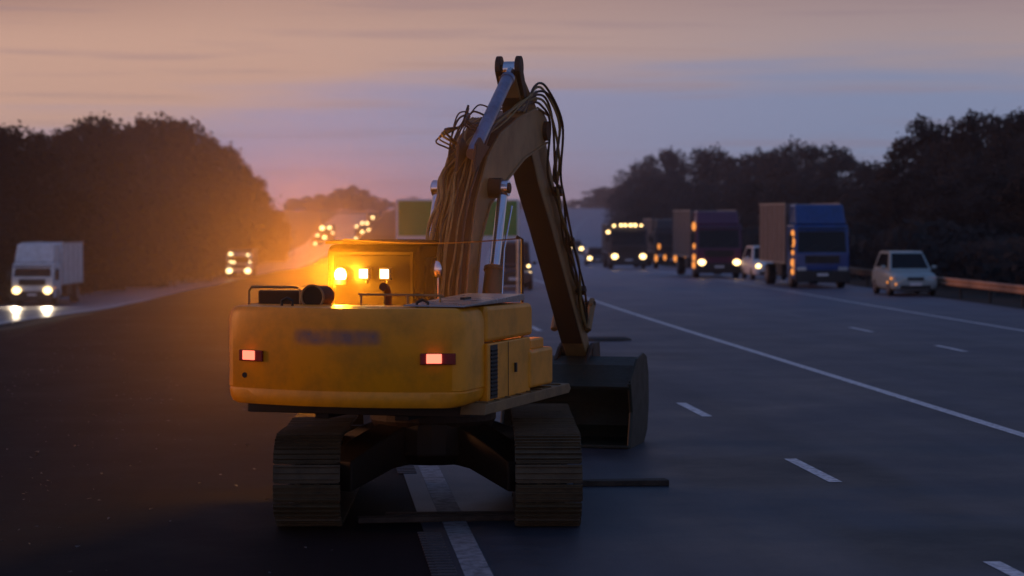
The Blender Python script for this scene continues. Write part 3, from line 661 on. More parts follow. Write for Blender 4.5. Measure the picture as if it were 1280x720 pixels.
def volmat(name, dens, col, g=0.0):
    m = bpy.data.materials.new(name); N, L = nodes(m); N.clear()
    v = N.new('ShaderNodeVolumeScatter'); v.inputs['Density'].default_value = dens; v.inputs['Color'].default_value = col + (1,); v.inputs['Anisotropy'].default_value = g
    o = N.new('ShaderNodeOutputMaterial'); L.new(v.outputs[0], o.inputs['Volume']); return m
hz = MB(); hz.ball((0, 0, 0), 7.3, 14)  # haze ball added round the beacon to give its bloom
dm = volmat('beacon_bloom_haze', 0.05, (1, 0.60, 0.24)); N, L = dm.node_tree.nodes, dm.node_tree.links
tc = N.new('ShaderNodeTexCoord'); ln = N.new('ShaderNodeVectorMath'); ln.operation = 'LENGTH'; L.new(tc.outputs['Object'], ln.inputs[0])
m1 = N.new('ShaderNodeMapRange'); m1.inputs[1].default_value = 0; m1.inputs[2].default_value = 7.2; m1.inputs[3].default_value = 1; m1.inputs[4].default_value = 0; L.new(ln.outputs['Value'], m1.inputs[0])
m2 = N.new('ShaderNodeMath'); m2.operation = 'POWER'; L.new(m1.outputs[0], m2.inputs[0]); m2.inputs[1].default_value = 4.0
m3 = N.new('ShaderNodeMath'); m3.operation = 'MULTIPLY'; L.new(m2.outputs[0], m3.inputs[0]); m3.inputs[1].default_value = HAZE_D
L.new(m3.outputs[0], [n for n in N if n.type == 'VOLUME_SCATTER'][0].inputs['Density'])
ho = tag(hz.build('added_bloom_haze', dm, smooth=True), kind='structure'); ho.location = bp_ + Vector((-0.7, 0.5, 0.15))
hz = MB(); hz.box((40, 360, 3), (420, 560, 18))
tag(hz.build('distant_haze', volmat('evening_haze', 0.0010, (0.95, 0.84, 0.86))), kind='structure')

# ------------------------------------------------------------------ vehicles (built facing -y, front bumper at y = 0)
def wheel(mb_parent, x, y, r, w=0.24):
    mb = MB(); mb.tube([(x-w/2, y, r), (x-w/2+0.03, y, r), (x+w/2-0.03, y, r), (x+w/2, y, r)], [r*0.9, r, r, r*0.9], 22); wl = mb.build('wheel', M['black'], mb_parent, smooth=True)
    mb = MB(); mb.tube([(x-w/2-0.006, y, r), (x+w/2+0.006, y, r)], r*0.58, 16); mb.build('rim', M['rim'], wl)
def headlamps(root, xs_, z, y, size, mat='head'):
    for x in xs_:
        mb = MB(); mb.ball((x, y, z), size, 8, (1.15, 0.5, 0.9)); mb.build('headlight', M[mat], root, smooth=True)

def lorry(name, label, cat, X, Y, rz, paintm, cab_h=2.85, top=3.75, box_l=7.5, box_m='grey', lit=True, zc=None, lamps=(), w=2.5, deflector=True, size=0.13, amber_glints=(), group=None):
    z = E(Y) if zc is None else zc
    r = empty(name, (X, Y, z), rz); tag(r, label, cat, group)
    hw = w/2
    mb = MB(); mb.prism([(0.02, 0.42), (0.0, 1.0), (0.02, 1.55), (0.20, cab_h-0.28), (0.34, cab_h), (1.95, cab_h), (1.95, 0.55), (1.55, 0.42)], -hw+0.02, hw-0.02)
    cb = mb.build('cab', M[paintm], r, bevel=0.09, seg=3)
    mb = MB(); zt = cab_h-0.32; mb.add([(-hw+0.16, 0.022, 1.62), (hw-0.16, 0.022, 1.62), (hw-0.2, 0.175, zt), (-hw+0.2, 0.175, zt), (-hw+0.16, 0.06, 1.62), (hw-0.16, 0.06, 1.62), (hw-0.2, 0.22, zt), (-hw+0.2, 0.22, zt)], [(0,1,2,3),(4,7,6,5),(0,4,5,1),(1,5,6,2),(2,6,7,3),(3,7,4,0)])
    wsn = mb.build('windscreen', M['glass'], cb)
    for sx in (-1, 1): mb = MB(); mb.tube([(sx*0.5-0.35, 0.0, 1.66), (sx*0.5+0.25, 0.03, 1.95)], 0.012, 5); mb.build('wiper', M['plastic'], wsn)
    mb = MB(); mb.box((0, -0.012, 1.30), (w*0.62, 0.03, 0.34))
    for k in range(4): mb.box((0, -0.03, 1.18+k*0.08), (w*0.60, 0.02, 0.025))
    mb.build('grille', M['plastic'], cb)
    mb = MB(); mb.box((0, -0.03, 0.54), (w-0.02, 0.14, 0.54)); bm_ = mb.build('bumper', M['plastic'], cb, bevel=0.05)
    mb = MB(); mb.box((0, -0.106, 0.62), (0.5, 0.012, 0.11)); mb.build('number_plate', M['signwhite'], bm_)
    for sx in (-1, 1):
        mb = MB(); mb.prism([(0.55, 1.65), (0.55, cab_h-0.35), (1.35, cab_h-0.35), (1.35, 1.65)], sx*(hw-0.018)-0.006, sx*(hw-0.018)+0.006); mb.build('side_window', M['glass'], cb)
        mb = MB(); mb.tube([(sx*(hw-0.02), 0.28, cab_h-0.3), (sx*(hw+0.16), 0.18, cab_h-0.35), (sx*(hw+0.16), 0.18, 1.75)], 0.02, 6); mb.box((sx*(hw+0.16), 0.16, cab_h-0.70), (0.2, 0.10, 0.46)); mb.build('mirror', M['plastic'], cb, bevel=0.02)
        mb = MB(); mb.box((sx*(hw-0.32), -0.02, 0.86), (0.42, 0.05, 0.20)); hsg = mb.build('lamp_housing', M['lens'], cb, bevel=0.03)
        if lit:
            mb = MB(); mb.ball((sx*(hw-0.32), -0.06, 0.84), size*1.2, 8, (1.1, 0.45, 0.9)); mb.build('headlight', M['head'], hsg, smooth=True)
        mb = MB(); mb.box((sx*(hw-0.04), 0.35, 0.98), (0.05, 0.25, 0.1)); mb.build('indicator', M['dimamber'], cb)
    mb = MB(); mb.box((0, 0.04, cab_h-0.16), (w-0.3, 0.26, 0.05)); mb.build('sun_visor', M['plastic'], cb, bevel=0.02)
    if deflector:
        d0 = cab_h+0.0
        vs = [(-hw+0.10, 0.32, d0), (hw-0.10, 0.32, d0), (hw-0.10, 1.9, d0), (-hw+0.10, 1.9, d0), (-hw+0.16, 0.75, top), (hw-0.16, 0.75, top), (hw-0.12, 1.85, top+0.02), (-hw+0.12, 1.85, top+0.02)]
        mb = MB(); mb.add(vs, [(0,1,5,4),(1,2,6,5),(2,3,7,6),(3,0,4,7),(4,5,6,7),(0,3,2,1)]); mb.build('air_deflector', M[paintm], cb, bevel=0.10, seg=3)
    mb = MB(); mb.box((0, 2.0+box_l/2, 0.85), (0.9, box_l+1.8, 0.25)); mb.box((hw-0.25, 3.9, 0.75), (0.4, 1.2, 0.5)); mb.box((-hw+0.25, 3.9, 0.75), (0.4, 1.2, 0.5)); mb.build('chassis', M['plastic'], r)
    if box_l > 1:
        mb = MB(); mb.box((0, 2.25+box_l/2, (top+1.05)/2+0.03), (w, box_l, top-1.05)); bx_ = mb.build('cargo_box', M[box_m], r, bevel=0.04)
        mb = MB()
        for sx in (-1, 1):
            for zz in (1.10, top+0.04): mb.box((sx*(hw+0.003), 2.25+box_l/2, zz), (0.03, box_l, 0.08))
            for k in range(int(box_l/1.2)+1): mb.box((sx*(hw+0.004), 2.3+k*1.2, (top+1.05)/2), (0.02, 0.05, top-1.1))
        mb.build('box_rail', M['galv'], bx_)
    for sx in (-1, 1):
        wheel(r, sx*(hw-0.17), 1.15, 0.49, 0.3)
        wheel(r, sx*(hw-0.22), 2.3+box_l*0.72, 0.49, 0.42)
    for (lx, ly, lz, ls) in lamps:
        mb = MB(); mb.ball((lx, ly, lz), ls, 7, (1.1, 0.6, 0.9)); mb.build('marker_lamp', M['marker'], cb, smooth=True)
    for (lx, ly, lz, ls) in amber_glints:  # glowing blobs added to imitate orange reflections and glow
        mb = MB(); mb.ball((lx, ly, lz), ls, 7, (0.7, 0.6, 1.5)); mb.build('amber_glint', M['dimamber'], cb, smooth=True)
    return r

def car(name, label, cat, X, Y, rz, paintm, lit=True, zc=None, w=1.78, h=1.48, l=4.2, van=False, lamps=(), size=0.10, group=None, mat='head', amber_glints=()):
    z = E(Y) if zc is None else zc
    r = empty(name, (X, Y, z), rz); tag(r, label, cat, group); hw = w/2
    sh = h*0.60 if not van else h*0.52
    mb = MB(); mb.loft([(0.0, hw*0.80, 0.32, sh*0.70, 4), (0.10, hw*0.93, 0.24, sh*0.80, 4.5), (0.45, hw*0.985, 0.20, sh*0.90, 5), (1.15, hw, 0.19, sh*0.99, 5), (1.8, hw, 0.19, sh*1.03, 5), (l-0.6, hw, 0.2, sh*1.06, 5), (l-0.1, hw*0.95, 0.26, sh*1.0, 4.5), (l, hw*0.86, 0.34, sh*0.88, 4)], 28)
    bd = mb.build('body', M[paintm], r, smooth=True)
    y0 = 0.95 if not van else 0.55; y1 = l-0.15 if not van else l-0.05
    mb = MB(); gh = h-sh; ya = y0+gh*(1.15 if not van else 0.7)
    a_ = hw*0.90; t_ = hw*(0.70 if not van else 0.84)
    st = [(y0, a_, sh-0.04), (ya, t_, h-0.03), (ya+0.35, t_*1.02, h), (y1-0.7, t_, h-0.01), (y1-0.25, t_*0.96, h-0.06), (y1, a_*0.96, sh)]
    vs = []; n = 0
    for (yy, xx, zz) in st: vs += [(-xx, yy, zz), (xx, yy, zz)]
    bl = [(-a_, y0, sh-0.06), (a_, y0, sh-0.06), (a_*0.97, y1, sh-0.06), (-a_*0.97, y1, sh-0.06)]
    k = len(st); o_ = 2*k; vs += bl
    fs = [(2*i, 2*i+1, 2*i+3, 2*i+2) for i in range(k-1)]
    fs += [[2*i for i in range(k)]+[o_+3, o_], [2*i+1 for i in range(k)][::-1]+[o_+1, o_+2], [0, o_, o_+1, 1], [2*k-2, 2*k-1, o_+2, o_+3], [o_, o_+3, o_+2, o_+1]]
    mb.add(vs, fs); gb = mb.build('roof', M[paintm], bd, bevel=0.05, seg=3)
    def panel(nm, q, off):
        q = [Vector(p) for p in q]; nn = (q[1]-q[0]).cross(q[2]-q[0]).normalized(); cen = sum(q, Vector())/4
        if nn.dot(Vector(off)) < 0: nn = -nn
        q = [cen+(p-cen)*1.0 for p in q]
        mb = MB(); mb.add([p+nn*0.012 for p in q]+[p-nn*0.01 for p in q], [(0,1,2,3),(7,6,5,4),(0,4,5,1),(1,5,6,2),(2,6,7,3),(3,7,4,0)]); return mb.build(nm, M['glass'], gb)
    f = lambda t, xx0, xx1: None
    def wsp(t, k_): return (k_*(a_+(t_-a_)*t)*0.90, y0+(ya-y0)*t, sh-0.04+(h-0.03-sh+0.04)*t)
    panel('windscreen', [wsp(0.10, -1), wsp(0.10, 1), wsp(0.90, 1), wsp(0.90, -1)], (0, -1, 0.5))
    for sx in (-1, 1):
        x0, x1 = a_*0.985, t_*1.0
        panel('side_window', [(sx*x0, y0+0.45, sh+0.04), (sx*x0, y1-0.45, sh+0.06), (sx*(x1+0.02), y1-0.75, h-0.12), (sx*(x1+0.02), ya+0.16, h-0.12)], (sx, 0, 0.2))
        mb = MB(); mb.ball((sx*(hw+0.09), y0+0.35, sh+0.08), 0.10, 8, (1.1, 0.6, 0.75)); mb.build('mirror', M[paintm], bd, smooth=True)
        mb = MB(); mb.box((sx*hw*0.70, 0.085, sh*0.70), (hw*0.42, 0.12, 0.15)); hh = mb.build('lamp_housing', M['lens'], bd, bevel=0.04, seg=3)
        if lit: mb = MB(); mb.ball((sx*hw*0.72, 0.02, sh*0.70), size, 8, (1.1, 0.5, 0.9)); mb.build('headlight', M[mat], hh, smooth=True)
        wheel(r, sx*(hw-0.10), 0.82, 0.32, 0.2); wheel(r, sx*(hw-0.10), l-0.85, 0.32, 0.2)
    mb = MB(); mb.box((0, 0.012, sh*0.66), (hw*0.72, 0.05, 0.13)); mb.box((0, 0.02, 0.38), (hw*1.3, 0.06, 0.16)); mb.build('grille', M['plastic'], bd, bevel=0.02)
    mb = MB(); mb.box((0, -0.02, 0.50), (0.5, 0.012, 0.11)); mb.build('number_plate', M['signwhite'], bd)
    for (lx, ly, lz, ls) in lamps:
        mb = MB(); mb.ball((lx, ly, lz), ls, 7, (1.1, 0.6, 0.9)); mb.build('marker_lamp', M['marker'], bd, smooth=True)
    for (lx, ly, lz, ls) in amber_glints:  # glowing blobs imitating orange reflections on the bodywork
        mb = MB(); mb.ball((lx, ly, lz), ls, 7, (0.6, 1.2, 0.8)); mb.build('amber_glint', M['dimamber'], bd, smooth=True)
    return r

def brot(y): return -math.atan(2*0.00026*max(0, y-60))
lorry('lorry', 'blue lorry with tall roof deflector and grey box, driving next to the silver car', 'lorry', at(1028, 98), 98, brot(98), 'blue', top=3.74, box_l=6.5, lit=False, amber_glints=((-1.30, 0.2, 2.45, 0.11), (-1.28, 0.2, 2.05, 0.14), (-1.28, 0.3, 1.6, 0.08), (-1.27, 0.4, 1.15, 0.12), (-1.27, 0.4, 0.75, 0.10)))
lorry('lorry', 'purple lorry with two lit headlights, driving behind the white car', 'lorry', at(899, 117), 117, brot(117), 'purple', top=3.55, box_l=7.0, lit=True, size=0.16, amber_glints=((-1.32, 0.2, 2.75, 0.16), (-1.30, 0.3, 1.7, 0.10), (-1.30, 0.3, 1.1, 0.13), (-1.30, 0.4, 0.7, 0.13), (1.28, 0.2, 0.6, 0.10)))
lorry('truck', 'dark truck with a row of lit lamps across its cab roof', 'truck', at(786, 146), 146, brot(146), 'grime', cab_h=2.7, top=2.9, box_l=4.0, box_m='grime', lit=True, deflector=False, size=0.17,
      lamps=((-0.95, 0.3, 2.86, 0.10), (-0.48, 0.3, 2.9, 0.11), (-0.2, 0.3, 2.9, 0.11), (0.15, 0.3, 2.9, 0.12), (0.45, 0.3, 2.9, 0.12), (0.85, 0.3, 2.88, 0.09), (-1.35, 0.2, 2.45, 0.12)))
lorry('lorry', 'grey box lorry partly hidden behind the purple lorry', 'lorry', at(842, 150), 150, brot(150), 'grime', cab_h=2.6, top=3.3, box_l=6, lit=False, amber_glints=((-1.2, -0.1, 0.7, 0.16), (-0.6, -0.1, 0.75, 0.14), (0.1, -0.1, 0.7, 0.17), (0.8, -0.1, 0.72, 0.13), (-1.0, -0.1, 1.5, 0.14), (0.2, -0.1, 1.7, 0.15)))
car('car', 'silver hatchback with unlit headlights, nearest car to the crash barrier', 'car', at(1145, 88), 88, brot(88)+R(-1.5), 'silver', lit=False, w=1.90, h=1.80, l=4.3, amber_glints=((-0.93, 0.35, 0.72, 0.07), (-0.95, 0.9, 0.55, 0.07), (-0.80, 0.03, 0.50, 0.06)))
car('car', 'white car with one visible lit headlight, half hidden by the blue lorry', 'car', at(964, 112), 112, brot(112), 'white', lit=True, w=1.8, h=1.72, l=4.3, size=0.13)
car('car', 'dark car with lit headlights at the left of the truck with roof lamps', 'car', at(747, 182), 182, brot(182), 'grime', lit=True, size=0.17, mat='headfar')
car('car', 'farthest car on the right carriageway, lit headlights just right of the excavator arm', 'car', at(719, 232), 232, brot(232), 'grime', lit=True, size=0.20, mat='headfar')
car('van', 'dark van standing behind the excavator boom under the green sign', 'van', at(643, 97), 97, brot(97), 'grime', lit=False, w=1.7, h=2.1, l=4.6, van=True, lamps=((0.62, 0.02, 1.05, 0.07), (0.70, 0.05, 0.78, 0.05)))
# closed side / left carriageway
BV = lorry('box_van', 'white box van with two bright headlights on the far left carriageway', 'van', at(40, 124), 124, R(-7), 'white', cab_h=2.35, top=3.38, box_l=5.0, box_m='white', lit=True, zc=LZ(124), w=2.35, size=0.19, deflector=True)
LV = lorry('truck', 'truck with lamps lit at both sides of its cab, beside the left treeline', 'truck', at(298, 228), 228, R(-4), 'white', cab_h=2.6, top=2.9, box_l=5, lit=True, zc=LZ(228), size=0.24, deflector=False,
      lamps=((-0.78, 0.0, 2.55, 0.21), (0.95, 0.1, 2.45, 0.15), (-0.80, 0.0, 1.75, 0.15), (-0.45, 0, 1.72, 0.13), (1.12, 0.1, 1.7, 0.13)))
GRP = 'small lit vehicles far off on the left carriageway'
def far_lorry(label, px, Y, zb, lamps):
    return lorry('lorry', label, 'lorry', at(px, Y), Y, R(-5), 'grime', cab_h=2.8, top=3.3, box_l=6, lit=False, zc=zb, deflector=False, lamps=lamps, group=GRP)
F1 = [(403, 285, .42), (412, 284.5, .34), (416, 291, .22), (397, 294, .24), (406, 296.5, .32)]
F2 = [(446, 283, .26), (453, 279, .28), (459, 279, .28), (453, 290, .30), (461, 287.5, .28), (445, 298.5, .30), (456, 298.5, .28)]
F3 = [(466, 272, .34)]
F4 = [(471, 292, .24), (474, 299, .24)]
def rel(F, px, Y, zb): return [(at(a, Y)-at(px, Y), -0.3, up(b, Y)-zb, s*1.0) for a, b, s in F]
zb = LZ(400)-0.0
far_lorry('distant lorry with a cluster of five lamps, nearer the left treeline', 406, 400, zb, rel(F1, 406, 400, zb))
far_lorry('distant lorry with seven lamps in three rows, right of the other cluster', 453, 402, zb, rel(F2, 453, 402, zb))
car('car', 'distant car whose single lamp shows below the left lamp cluster', 'car', at(394, 385), 385, R(-5), 'grime', lit=False, zc=LZ(385), lamps=((0, -0.1, up(304.5, 385)-LZ(385), 0.24),), group=GRP)
car('van', 'distant van with two lamps, at the right end of the far lit traffic', 'van', at(472, 398), 398, R(-5), 'grime', lit=False, zc=LZ(398), van=True, h=2.2, lamps=tuple(rel(F4, 472, 398, LZ(398))), group=GRP)
zb = LZ(470)
far_lorry('highest and farthest lorry of the distant lit traffic with one roof lamp', 466, 470, zb, rel(F3, 466, 470, zb))
# headlight beams of the box van on the damp road
for sx in (-0.85, 0.85):
    l = bpy.data.lights.new('headlight_beam', 'SPOT'); l.energy = 700; l.color = (1, 0.78, 0.5); l.spot_size = R(80); l.spot_blend = 0.8; l.shadow_soft_size = 0.08
    o = bpy.data.objects.new('headlight_beam', l); C.objects.link(o); o.location = Matrix.Translation(BV.location) @ Matrix.Rotation(R(-7), 4, 'Z') @ Vector((sx, -0.2, 0.84)); o.rotation_euler = (R(86.5), 0, R(180-7))

# ------------------------------------------------------------------ crash barrier
GY = [62+4*i for i in range(94)]
root = empty('crash_barrier', (25.1+bend(62), 62, 0)); tag(root, 'galvanised crash barrier running along the right edge of the road', 'crash barrier')
mb = MB(); base = Vector(root.location)
pf = [(0.0, 0.46), (-0.05, 0.50), (-0.05, 0.56), (0.0, 0.60), (0.0, 0.64), (-0.05, 0.68), (-0.05, 0.74), (0.0, 0.78)]
YY = [40+2*i for i in range(220)]
for y in YY:
    for (dx, z) in pf: mb.v.append(Vector((25.1+bend(y)+dx, y, E(y)+z))-base)
for j in range(len(YY)-1):
    for i in range(len(pf)-1): mb.f.append([j*8+i, j*8+i+1, (j+1)*8+i+1, (j+1)*8+i])
rail = mb.build('rail', paint('sunset_tinted_rail', (0.42, 0.25, 0.16), 0.55, dirt=(0.14, 0.10, 0.08), dirt_amt=0.9, scale=0.35), root); sm = rail.modifiers.new('thickness', 'SOLIDIFY'); sm.thickness = 0.006  # orange sunset reflection put into the rail colour
for y in GY:
    mb = MB(); mb.box(Vector((25.2+bend(y), y, E(y)+0.36))-base, (0.08, 0.10, 0.74)); mb.build('post', M['plastic'], root)

# ------------------------------------------------------------------ green sign on two posts
YS_ = 86.0; sx0, sx1 = at(495, YS_), at(649, YS_); sz0, sz1 = up(299.5, YS_), up(249, YS_)
rs = empty('road_sign', ((sx0+sx1)/2, YS_, 0)); tag(rs, 'large green road sign with white border on two posts behind the excavator', 'road sign')
w_ = (sx1-sx0)/2
mb = MB(); mb.box((0, 0, (sz0+sz1)/2), (2*w_, 0.05, sz1-sz0)); mb.build('sign_border', M['signwhite'], rs, bevel=0.01)
mb = MB(); mb.box((0, -0.035, (sz0+sz1)/2+0.04), (2*w_-0.18, 0.03, sz1-sz0-0.22)); mb.build('sign_panel', M['green'], rs)
for px in (505, 648):
    mb = MB(); mb.tube([(at(px, YS_)-rs.location.x, 0.08, 0), (at(px, YS_)-rs.location.x, 0.08, sz1-0.1)], 0.06, 12); mb.build('post', M['galv'], rs, smooth=True)

# ------------------------------------------------------------------ timbers and debris near the machine
mb = MB(); mb.box((0, 0, 0.035), (1.16, 0.14, 0.07)); mb.box((0.10, 0.17, 0.03), (0.95, 0.12, 0.06), Matrix.Rotation(R(4), 3, 'Z'))
o = tag(mb.build('timber', M['wood'], bevel=0.01), 'dark timber beam lying on the road to the right of the right track', 'timber'); o.location = (3.74, 26.95, 0); o.rotation_euler.z = R(-2)
mb = MB(); mb.box((0, 0, 0.03), (1.75, 0.18, 0.06)); mb.box((0.15, 0.24, 0.03), (1.4, 0.16, 0.06), Matrix.Rotation(R(-5), 3, 'Z'))
o = tag(mb.build('timber', M['wood'], bevel=0.01), 'dark timber plank lying on the ground between the two tracks', 'timber'); o.location = (1.35, 24.0, 0); o.rotation_euler.z = R(3)
mb = MB(); mb.plan([(0.7*math.cos(a)*(1+0.15*math.sin(3*a)), 0.35*math.sin(a)) for a in [i*math.pi/9 for i in range(18)]], [(0, 0), (0.05, 0.03), (0.10, 0.2)])
o = tag(mb.build('rubble', M['frame'], smooth=True), 'low heap of dark rubble on the road beyond the bucket', 'rubble'); o.location = (7.6, 58, 0)

# ------------------------------------------------------------------ trees
def crown_mesh(name, seed, h, w, shape, nq, leaf, mat):
    rd = random.Random(seed); lobes = []
    nl = rd.randint(15, 20)
    for k in range(nl):
        t = (k+0.5)/nl; z = h*(0.10+0.84*t)
        if shape == 'tall': env = w*(0.35+0.65*math.sin(math.pi*min(1, 0.15+t*0.88)))*0.42
        else: env = w*math.sqrt(max(0.05, 1-(abs(t-0.42)/0.62)**2.2))*0.44
        a = rd.uniform(0, 6.28)+k*2.4; rr = env*rd.uniform(0.35, 0.85)
        s = w*rd.uniform(0.15, 0.27)*(1.15-0.55*t)
        lobes.append((Vector((rr*math.cos(a), rr*math.sin(a), z)), s, rd.uniform(0.65, 1.0)))
    lobes.append((Vector((0, 0, h*0.93)), w*0.13, 1.0)); lobes.append((Vector((0, 0, h*0.5)), w*0.3, 1.3))
    tot = sum(s**2 for _, s, _ in lobes); v = []; f = []
    for c, s, q in lobes:
        for _ in range(int(nq*s*s/tot)):
            d = Vector((rd.gauss(0, 1), rd.gauss(0, 1), rd.gauss(0, 1))).normalized()
            r_ = s*(rd.random()**0.35)*(1+0.30*noise.noise(c+d*2.2))*rd.choice((1, 1, 1, 1.12, 1.25))
            p = c+Vector((d.x*r_, d.y*r_, d.z*r_*q))
            if p.z < 0.1: p.z = rd.random()*0.4
            u = Vector((rd.gauss(0, 1), rd.gauss(0, 1), rd.gauss(0, 1))).normalized(); w2 = u.orthogonal().normalized(); l = leaf*rd.uniform(0.6, 1.35)
            i = len(v); v += [p-u*l, p+w2*l*0.55, p+u*l, p-w2*l*0.55]; f.append((i, i+1, i+2, i+3))
    me = bpy.data.meshes.new(name); me.from_pydata([tuple(q) for q in v], [], f); me.materials.append(mat); return me, lobes
def tree_proto(seed, h, w, shape, nq, leaf, mat):
    me, lobes = crown_mesh('crown', seed, h, w, shape, nq, leaf, mat)
    root = bpy.data.objects.new('tree', None); root.empty_display_size = 0.5
    cr = bpy.data.objects.new('crown', me)
    rd = random.Random(seed+50); mb = MB()
    mb.tube([(0, 0, -0.3), (0.06, 0.02, h*0.3), (0.0, 0.08, h*0.62), (0.04, 0, h*0.9)], [0.22, 0.16, 0.09, 0.03], 8)
    for c, s, q in lobes:
        if rd.random() < 0.8:
            z0 = max(0.8, c.z-rd.uniform(0.8, 1.8)); z0 = min(z0, h*0.8)
            mb.tube([(0, 0, z0), (c.x*0.5, c.y*0.5, (z0+c.z)/2+0.1), tuple(c)], [0.07, 0.045, 0.015], 5)
    tk = mb.build('trunk', M['bark'], None, smooth=True); C.objects.unlink(tk)
    return root, cr, tk, h
protos = {}
for key, mat in (('L', 'leafl'), ('R', 'leafr'), ('F', 'leaff')):
    protos[key] = [tree_proto(100+i, 10, w, s, nq, lf, M[mat]) for i, (w, s, nq, lf) in enumerate(
        ((7.5, 'round', 9000, 0.17), (6.0, 'tall', 8000, 0.16), (8.5, 'round', 10000, 0.18), (5.0, 'tall', 6500, 0.15), (7.0, 'round', 7500, 0.19)))]
tree_name = {}
def tree(px, ytop, Y, zone, v, wid=1.0, name='tree', label='', group=''):
    X = at(px, Y); zb = ground_z(X, Y)-0.1 if zone != 'F' else ground_z(X, Y)-0.1
    H_ = up(ytop, Y)-zb
    root, cr, tk, h = protos[zone][v % 5]
    r = root.copy(); r.name = name; C.objects.link(r); r.location = (X, Y, zb); s = H_/h
    rd = random.Random(int(px*7+Y)); r.rotation_euler.z = rd.uniform(0, 6.28); r.scale = (s*wid, s*wid, s)
    for c in (cr, tk):
        k = c.copy(); C.objects.link(k); k.parent = r
    tag(r, label, 'tree', group); return r
LT = [(-30, 170, 130), (-5, 160, 140), (22, 166, 136), (50, 163, 150), (80, 166, 158), (104, 158, 170), (124, 146, 172), (143, 157, 185), (163, 158, 200), (184, 152, 205), (205, 149, 212), (226, 152, 225), (243, 163, 238), (262, 170, 250), (280, 184, 262), (296, 204, 275), (309, 216, 288), (322, 226, 300), (333, 243, 318), (343, 262, 335), (350, 276, 350)]
for i, (px, yt, Y) in enumerate(LT):
    tree(px, yt, Y, 'L', i, 1.05, 'tree', 'dark bushy tree in the treeline beyond the left carriageway', 'trees of the left treeline')
for i in range(20):
    px = -30+i*18.5; Y = 150+i*9.5; yt = LT[min(20, int((px+30)/18.3))][1]+random.uniform(14, 45)
    tree(px, yt, Y+14, 'L', i+2, 1.25, 'tree', 'dark bushy tree in the treeline beyond the left carriageway', 'trees of the left treeline')
RT = [(784, 226, 330), (797, 204, 290), (812, 192, 262), (832, 187, 248), (852, 190, 240), (872, 184, 226), (893, 186, 218), (912, 192, 210), (932, 194, 200), (952, 188, 192), (972, 184, 184), (993, 178, 176), (1014, 178, 170), (1034, 182, 164), (1052, 192, 160), (1070, 200, 156), (1090, 204, 150), (1108, 206, 146)]
for i, (px, yt, Y) in enumerate(RT):
    tree(px, yt, Y, 'R', i+1, 1.0, 'tree', 'dark rounded tree in the lower treeline behind the lorries', 'lower trees of the right treeline')
for i, (px, yt, Y) in enumerate([(820, 222, 228), (850, 225, 214), (880, 228, 200), (915, 232, 186), (945, 228, 176), (975, 226, 166), (1005, 225, 156), (1035, 228, 148), (1065, 232, 142), (1095, 236, 136)]):
    tree(px, yt, Y, 'R', i, 1.3, 'tree', 'dark rounded tree in the lower treeline behind the lorries', 'lower trees of the right treeline')
RT2 = [(1128, 168, 132, 1), (1152, 140, 128, 3), (1172, 152, 126, 1), (1194, 150, 124, 0), (1216, 134, 122, 3), (1234, 138, 120, 1), (1252, 148, 118, 4), (1272, 132, 116, 3), (1296, 140, 112, 1), (1325, 150, 108, 2),
       (1120, 225, 122, 0), (1150, 215, 118, 2), (1185, 220, 114, 4), (1220, 212, 110, 0), (1255, 222, 106, 2), (1290, 215, 102, 4)]
for i, (px, yt, Y, v) in enumerate(RT2):
    tree(px, yt, Y, 'R', v, 0.95 if i < 10 else 1.5, 'tree', 'tall dark tree at the right edge beyond the crash barrier', 'tall trees at the right edge')
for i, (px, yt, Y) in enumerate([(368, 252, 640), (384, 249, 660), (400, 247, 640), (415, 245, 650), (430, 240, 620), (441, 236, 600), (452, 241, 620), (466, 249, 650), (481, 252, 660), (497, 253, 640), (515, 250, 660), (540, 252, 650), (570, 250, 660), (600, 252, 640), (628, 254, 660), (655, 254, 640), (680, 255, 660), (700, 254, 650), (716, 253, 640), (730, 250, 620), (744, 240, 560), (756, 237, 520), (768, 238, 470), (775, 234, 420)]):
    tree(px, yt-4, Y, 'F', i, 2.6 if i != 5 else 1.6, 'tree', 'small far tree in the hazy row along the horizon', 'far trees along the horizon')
for k in protos:
    for root, cr, tk, h in protos[k]: pass
# undergrowth: continuous mass at the foot of each treeline
def undergrowth(name, pts, mat, label, seed, depth=7, hh=2.6, nq=16000):
    rd = random.Random(seed); v = []; f = []
    for _ in range(nq):
        t = rd.random()*(len(pts)-1); i = int(t); t -= i; a, b = pts[i], pts[i+1]
        X = a[0]+(b[0]-a[0])*t; Y = a[1]+(b[1]-a[1])*t
        sd = 1 if X > 0 and 'right' in label else -1
        X += sd*rd.random()*depth; hgt = hh*(0.55+0.6*(noise.noise(Vector((X*0.15, Y*0.12, seed)))+0.5))
        z = ground_z(X, Y)+rd.random()**0.7*hgt; u = Vector((rd.gauss(0, 1), rd.gauss(0, 1), rd.gauss(0, 1))).normalized(); w2 = u.orthogonal().normalized(); l = rd.uniform(0.14, 0.34)
        p = Vector((X, Y, z)); i = len(v); v += [p-u*l, p+w2*l*0.6, p+u*l, p-w2*l*0.6]; f.append((i, i+1, i+2, i+3))
    me = bpy.data.meshes.new(name); me.from_pydata([tuple(q) for q in v], [], f); me.materials.append(mat)
    o = bpy.data.objects.new(name, me); C.objects.link(o); tag(o, label, 'undergrowth', kind='stuff')
undergrowth('undergrowth', [(XLf(y)-1.2, y) for y in range(90, 360, 15)], M['leafl'], 'dense dark undergrowth at the foot of the left treeline', 4, nq=26000, hh=3.6)
undergrowth('undergrowth', [(27.5+bend(y), y) for y in range(70, 340, 15)], M['leafr'], 'dense dark undergrowth behind the crash barrier on the right', 9, nq=30000, hh=2.6)

